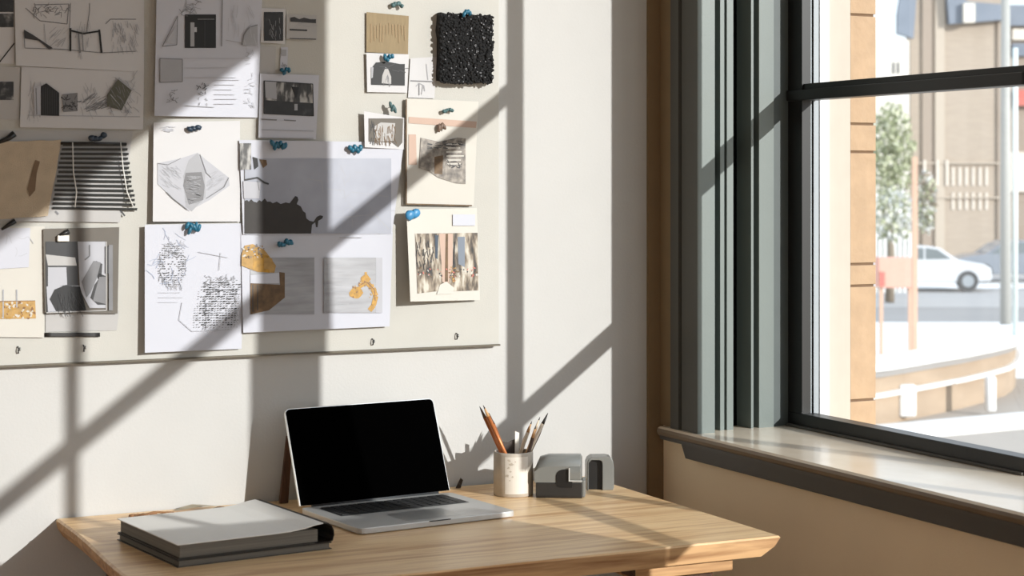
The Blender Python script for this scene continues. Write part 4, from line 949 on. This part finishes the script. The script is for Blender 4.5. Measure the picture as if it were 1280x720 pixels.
tree('flowering_shrub', 1116, 305, 232, 62, 50, 700, ['blossom', 'leaf_green', 'blossom', 'leaf_lime'], 'shrub full of white flowers under the street tree', False, 'shrub')
tree('street_shrub', 1158, 295, 212, 26, 57, 500, ['leaf_green', 'bark', 'leaf_lime', 'blossom'], 'thin brownish shrub in front of the tan building', False, 'shrub')
# cars
def car(u0, u1, Dp, body, label, flip=False):
    L_ = (u1-u0)*Dp/F; base = far((u0+u1)/2, ground_v(Dp, GZ), Dp); e = empty('parked_car', base, label, 'car', 'cars parked across the street')
    def Q(x, y, z): return base+RV*((x-.5)*L_*(-1 if flip else 1))+DV*y+Vector((0, 0, z))
    side = [(0, .35), (.0, .62), (.02, .82), (.10, .92), (.20, .98), (.29, 1.30), (.36, 1.42), (.52, 1.45), (.62, 1.38), (.74, 1.02), (.80, .96), (.94, .86), (.99, .72), (1, .45), (.99, .33), (.90, .30), (.08, .28)]
    b = MB(); b.prism([Q(x, 0, z) for x, z in side], DV*1.75, body, .05); b.build('body', parent=e)
    b = MB(); b.prism([Q(x, -.012, z) for x, z in [(.235, 1.00), (.305, 1.28), (.37, 1.37), (.50, 1.385), (.50, 1.02)]], DV*.02, 'car_glass'); b.build('side_window', parent=e)
    b = MB(); b.prism([Q(x, -.012, z) for x, z in [(.515, 1.02), (.515, 1.385), (.60, 1.33), (.70, 1.03)]], DV*.02, 'car_glass'); b.build('side_window', parent=e)
    for x in (.18, .82):
        b = MB(); c = Q(x, -.03, .33); b.tube([c, c+DV*.24], .33, 'tyre', 20); w_ = b.build('wheel', parent=e)
        b = MB(); b.tube([c-DV*.01, c+DV*.01], .19, 'trim_silver', 16); b.build('hub_cap', parent=w_)
    b = MB(); b.box(Q(.985, .25, .68), (.06, .3, .12), YAW, 'blossom', .02); b.build('headlamp', parent=e)
car(1068, 1241, 57, 'car_white', 'white saloon car parked on the far side of the street')
car(1196, 1380, 62, 'car_dark', 'dark grey car parked behind the white car')
# buildings
bd = empty('street_building', far(1200, ground_v(72, GZ), 72), 'large tan building with a blue-grey mansard roof across the street', 'building')
vb = ground_v(72, GZ)
b = MB(); obox(b, 1138, -60, 1262, vb, 72, .8, 'facade_tan'); b.build('wall_body', parent=bd)
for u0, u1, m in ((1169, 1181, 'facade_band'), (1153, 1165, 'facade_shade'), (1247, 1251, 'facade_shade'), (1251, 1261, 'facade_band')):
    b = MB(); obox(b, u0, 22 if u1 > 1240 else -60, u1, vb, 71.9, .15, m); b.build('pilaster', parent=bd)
b = MB()
P = [far(u, v, 71.6) for u, v in ((1122, 18), (1122, 42), (1142, 48), (1150, -60), (1134, -60))]
b.prism(P, DV*.3, 'slate_blue'); P = [far(u, v, 71.55) for u, v in ((1182, -30), (1187, 30), (1262, 24), (1262, 6), (1236, 4), (1210, 2), (1200, -6), (1190, -30))]
b.prism(P, DV*.5, 'slate_blue'); b.build('mansard_roof', parent=bd)
b = MB(); obox(b, 1205, 4, 1219, 28, 71.3, .3, 'facade_cream'); b.build('dormer', parent=bd)
b = MB()
for r_ in range(2):
    for i in range(6):
        u = 1190+i*8.4; b = MB(); obox(b, u, 209+r_*32, u+2.8, 232+r_*30, 71.95, .08, 'opening_pale'); b.build('window', parent=bd)
for u in (1156, 1172, 1184):
    b = MB(); obox(b, u-1.5, 200, u+1.5, 232, 71.82, .1, 'opening_pale'); b.build('window', parent=bd)
b = MB(); obox(b, 1138, 246, 1262, 248, 71.85, .2, 'facade_band'); obox(b, 1138, 203, 1262, 205, 71.85, .2, 'facade_band'); b.build('cornice', parent=bd)
b2 = empty('street_building', far(1290, ground_v(76, GZ), 76), 'grey and white building with a red sign at the right of the view', 'building')
b = MB(); obox(b, 1262.5, 6, 1420, ground_v(76, GZ), 76, 1, 'facade_shade'); b.build('wall_body', parent=b2)
b = MB(); obox(b, 1262.5, 6, 1420, 32, 75.7, .3, 'slate_blue'); b.build('roof_band', parent=b2)
b = MB(); obox(b, 1266, 54, 1420, 70, 75.8, .2, 'slate_blue'); obox(b, 1266, 36, 1420, 50, 75.8, .2, 'opening_pale'); obox(b, 1264, 190, 1420, 240, 75.8, .2, 'opening_pale'); b.build('window', parent=b2)
b = MB(); obox(b, 1270, 112, 1330, 132, 75.6, .3, 'sign_red'); b.build('sign_board', parent=b2)
b3 = empty('street_building', far(1118, ground_v(82, GZ), 82), 'pale cream building between the stone edge and the tan building', 'building')
b = MB(); obox(b, 1070, 50, 1136.5, ground_v(71, GZ), 71, .4, 'facade_cream'); b.build('wall_body', parent=b3)
for u in (1117, 1123):
    b = MB(); obox(b, u-1.4, 78, u+1.4, 92, 70.97, .06, 'opening_dark'); b.build('window', parent=b3)

# ================================================================== LIGHT, WORLD, CAMERA
sun = bpy.data.lights.new('sun', 'SUN'); sun.energy = 4.5; sun.angle = R(.32); sun.color = (1.0, .985, .955)
so = bpy.data.objects.new('sun', sun); C.objects.link(so)
to_sun = Vector((1, -K, .753)).normalized(); so.rotation_euler = to_sun.to_track_quat('Z', 'Y').to_euler(); so.location = (6, -12, 6)
w = bpy.data.worlds.new('World'); bpy.context.scene.world = w; w.use_nodes = True
nt = w.node_tree; bg = nt.nodes['Background']
tc = nt.nodes.new('ShaderNodeTexCoord'); sp_ = nt.nodes.new('ShaderNodeSeparateXYZ'); cr_ = nt.nodes.new('ShaderNodeValToRGB')
nt.links.new(tc.outputs['Generated'], sp_.inputs[0]); nt.links.new(sp_.outputs['Z'], cr_.inputs[0])
e = cr_.color_ramp.elements
e[0].position = 0; e[0].color = (.62, .54, .45, 1); e[1].position = 1; e[1].color = (.62, .76, .96, 1)
for p_, c_ in ((.02, (.80, .82, .83)), (.10, (.66, .74, .80)), (.25, (.86, .92, .98))):
    x = e.new(p_); x.color = (*c_, 1)
nt.links.new(cr_.outputs[0], bg.inputs[0]); bg.inputs[1].default_value = 1.85
cam = bpy.data.cameras.new('camera'); co = bpy.data.objects.new('camera', cam); C.objects.link(co)
cam.sensor_width = 36; cam.lens = 36*F/1280; cam.shift_y = -(360-HZ)/1280
co.location = CAM; co.rotation_euler = (PI/2, 0, -TH)
cam.dof.use_dof = True; cam.dof.focus_distance = 4.15; cam.dof.aperture_fstop = 6.3
bpy.context.scene.camera = co
sc = bpy.context.scene
sc.view_settings.view_transform = 'Standard'; sc.view_settings.look = 'None'; sc.view_settings.exposure = 0; sc.view_settings.gamma = 1
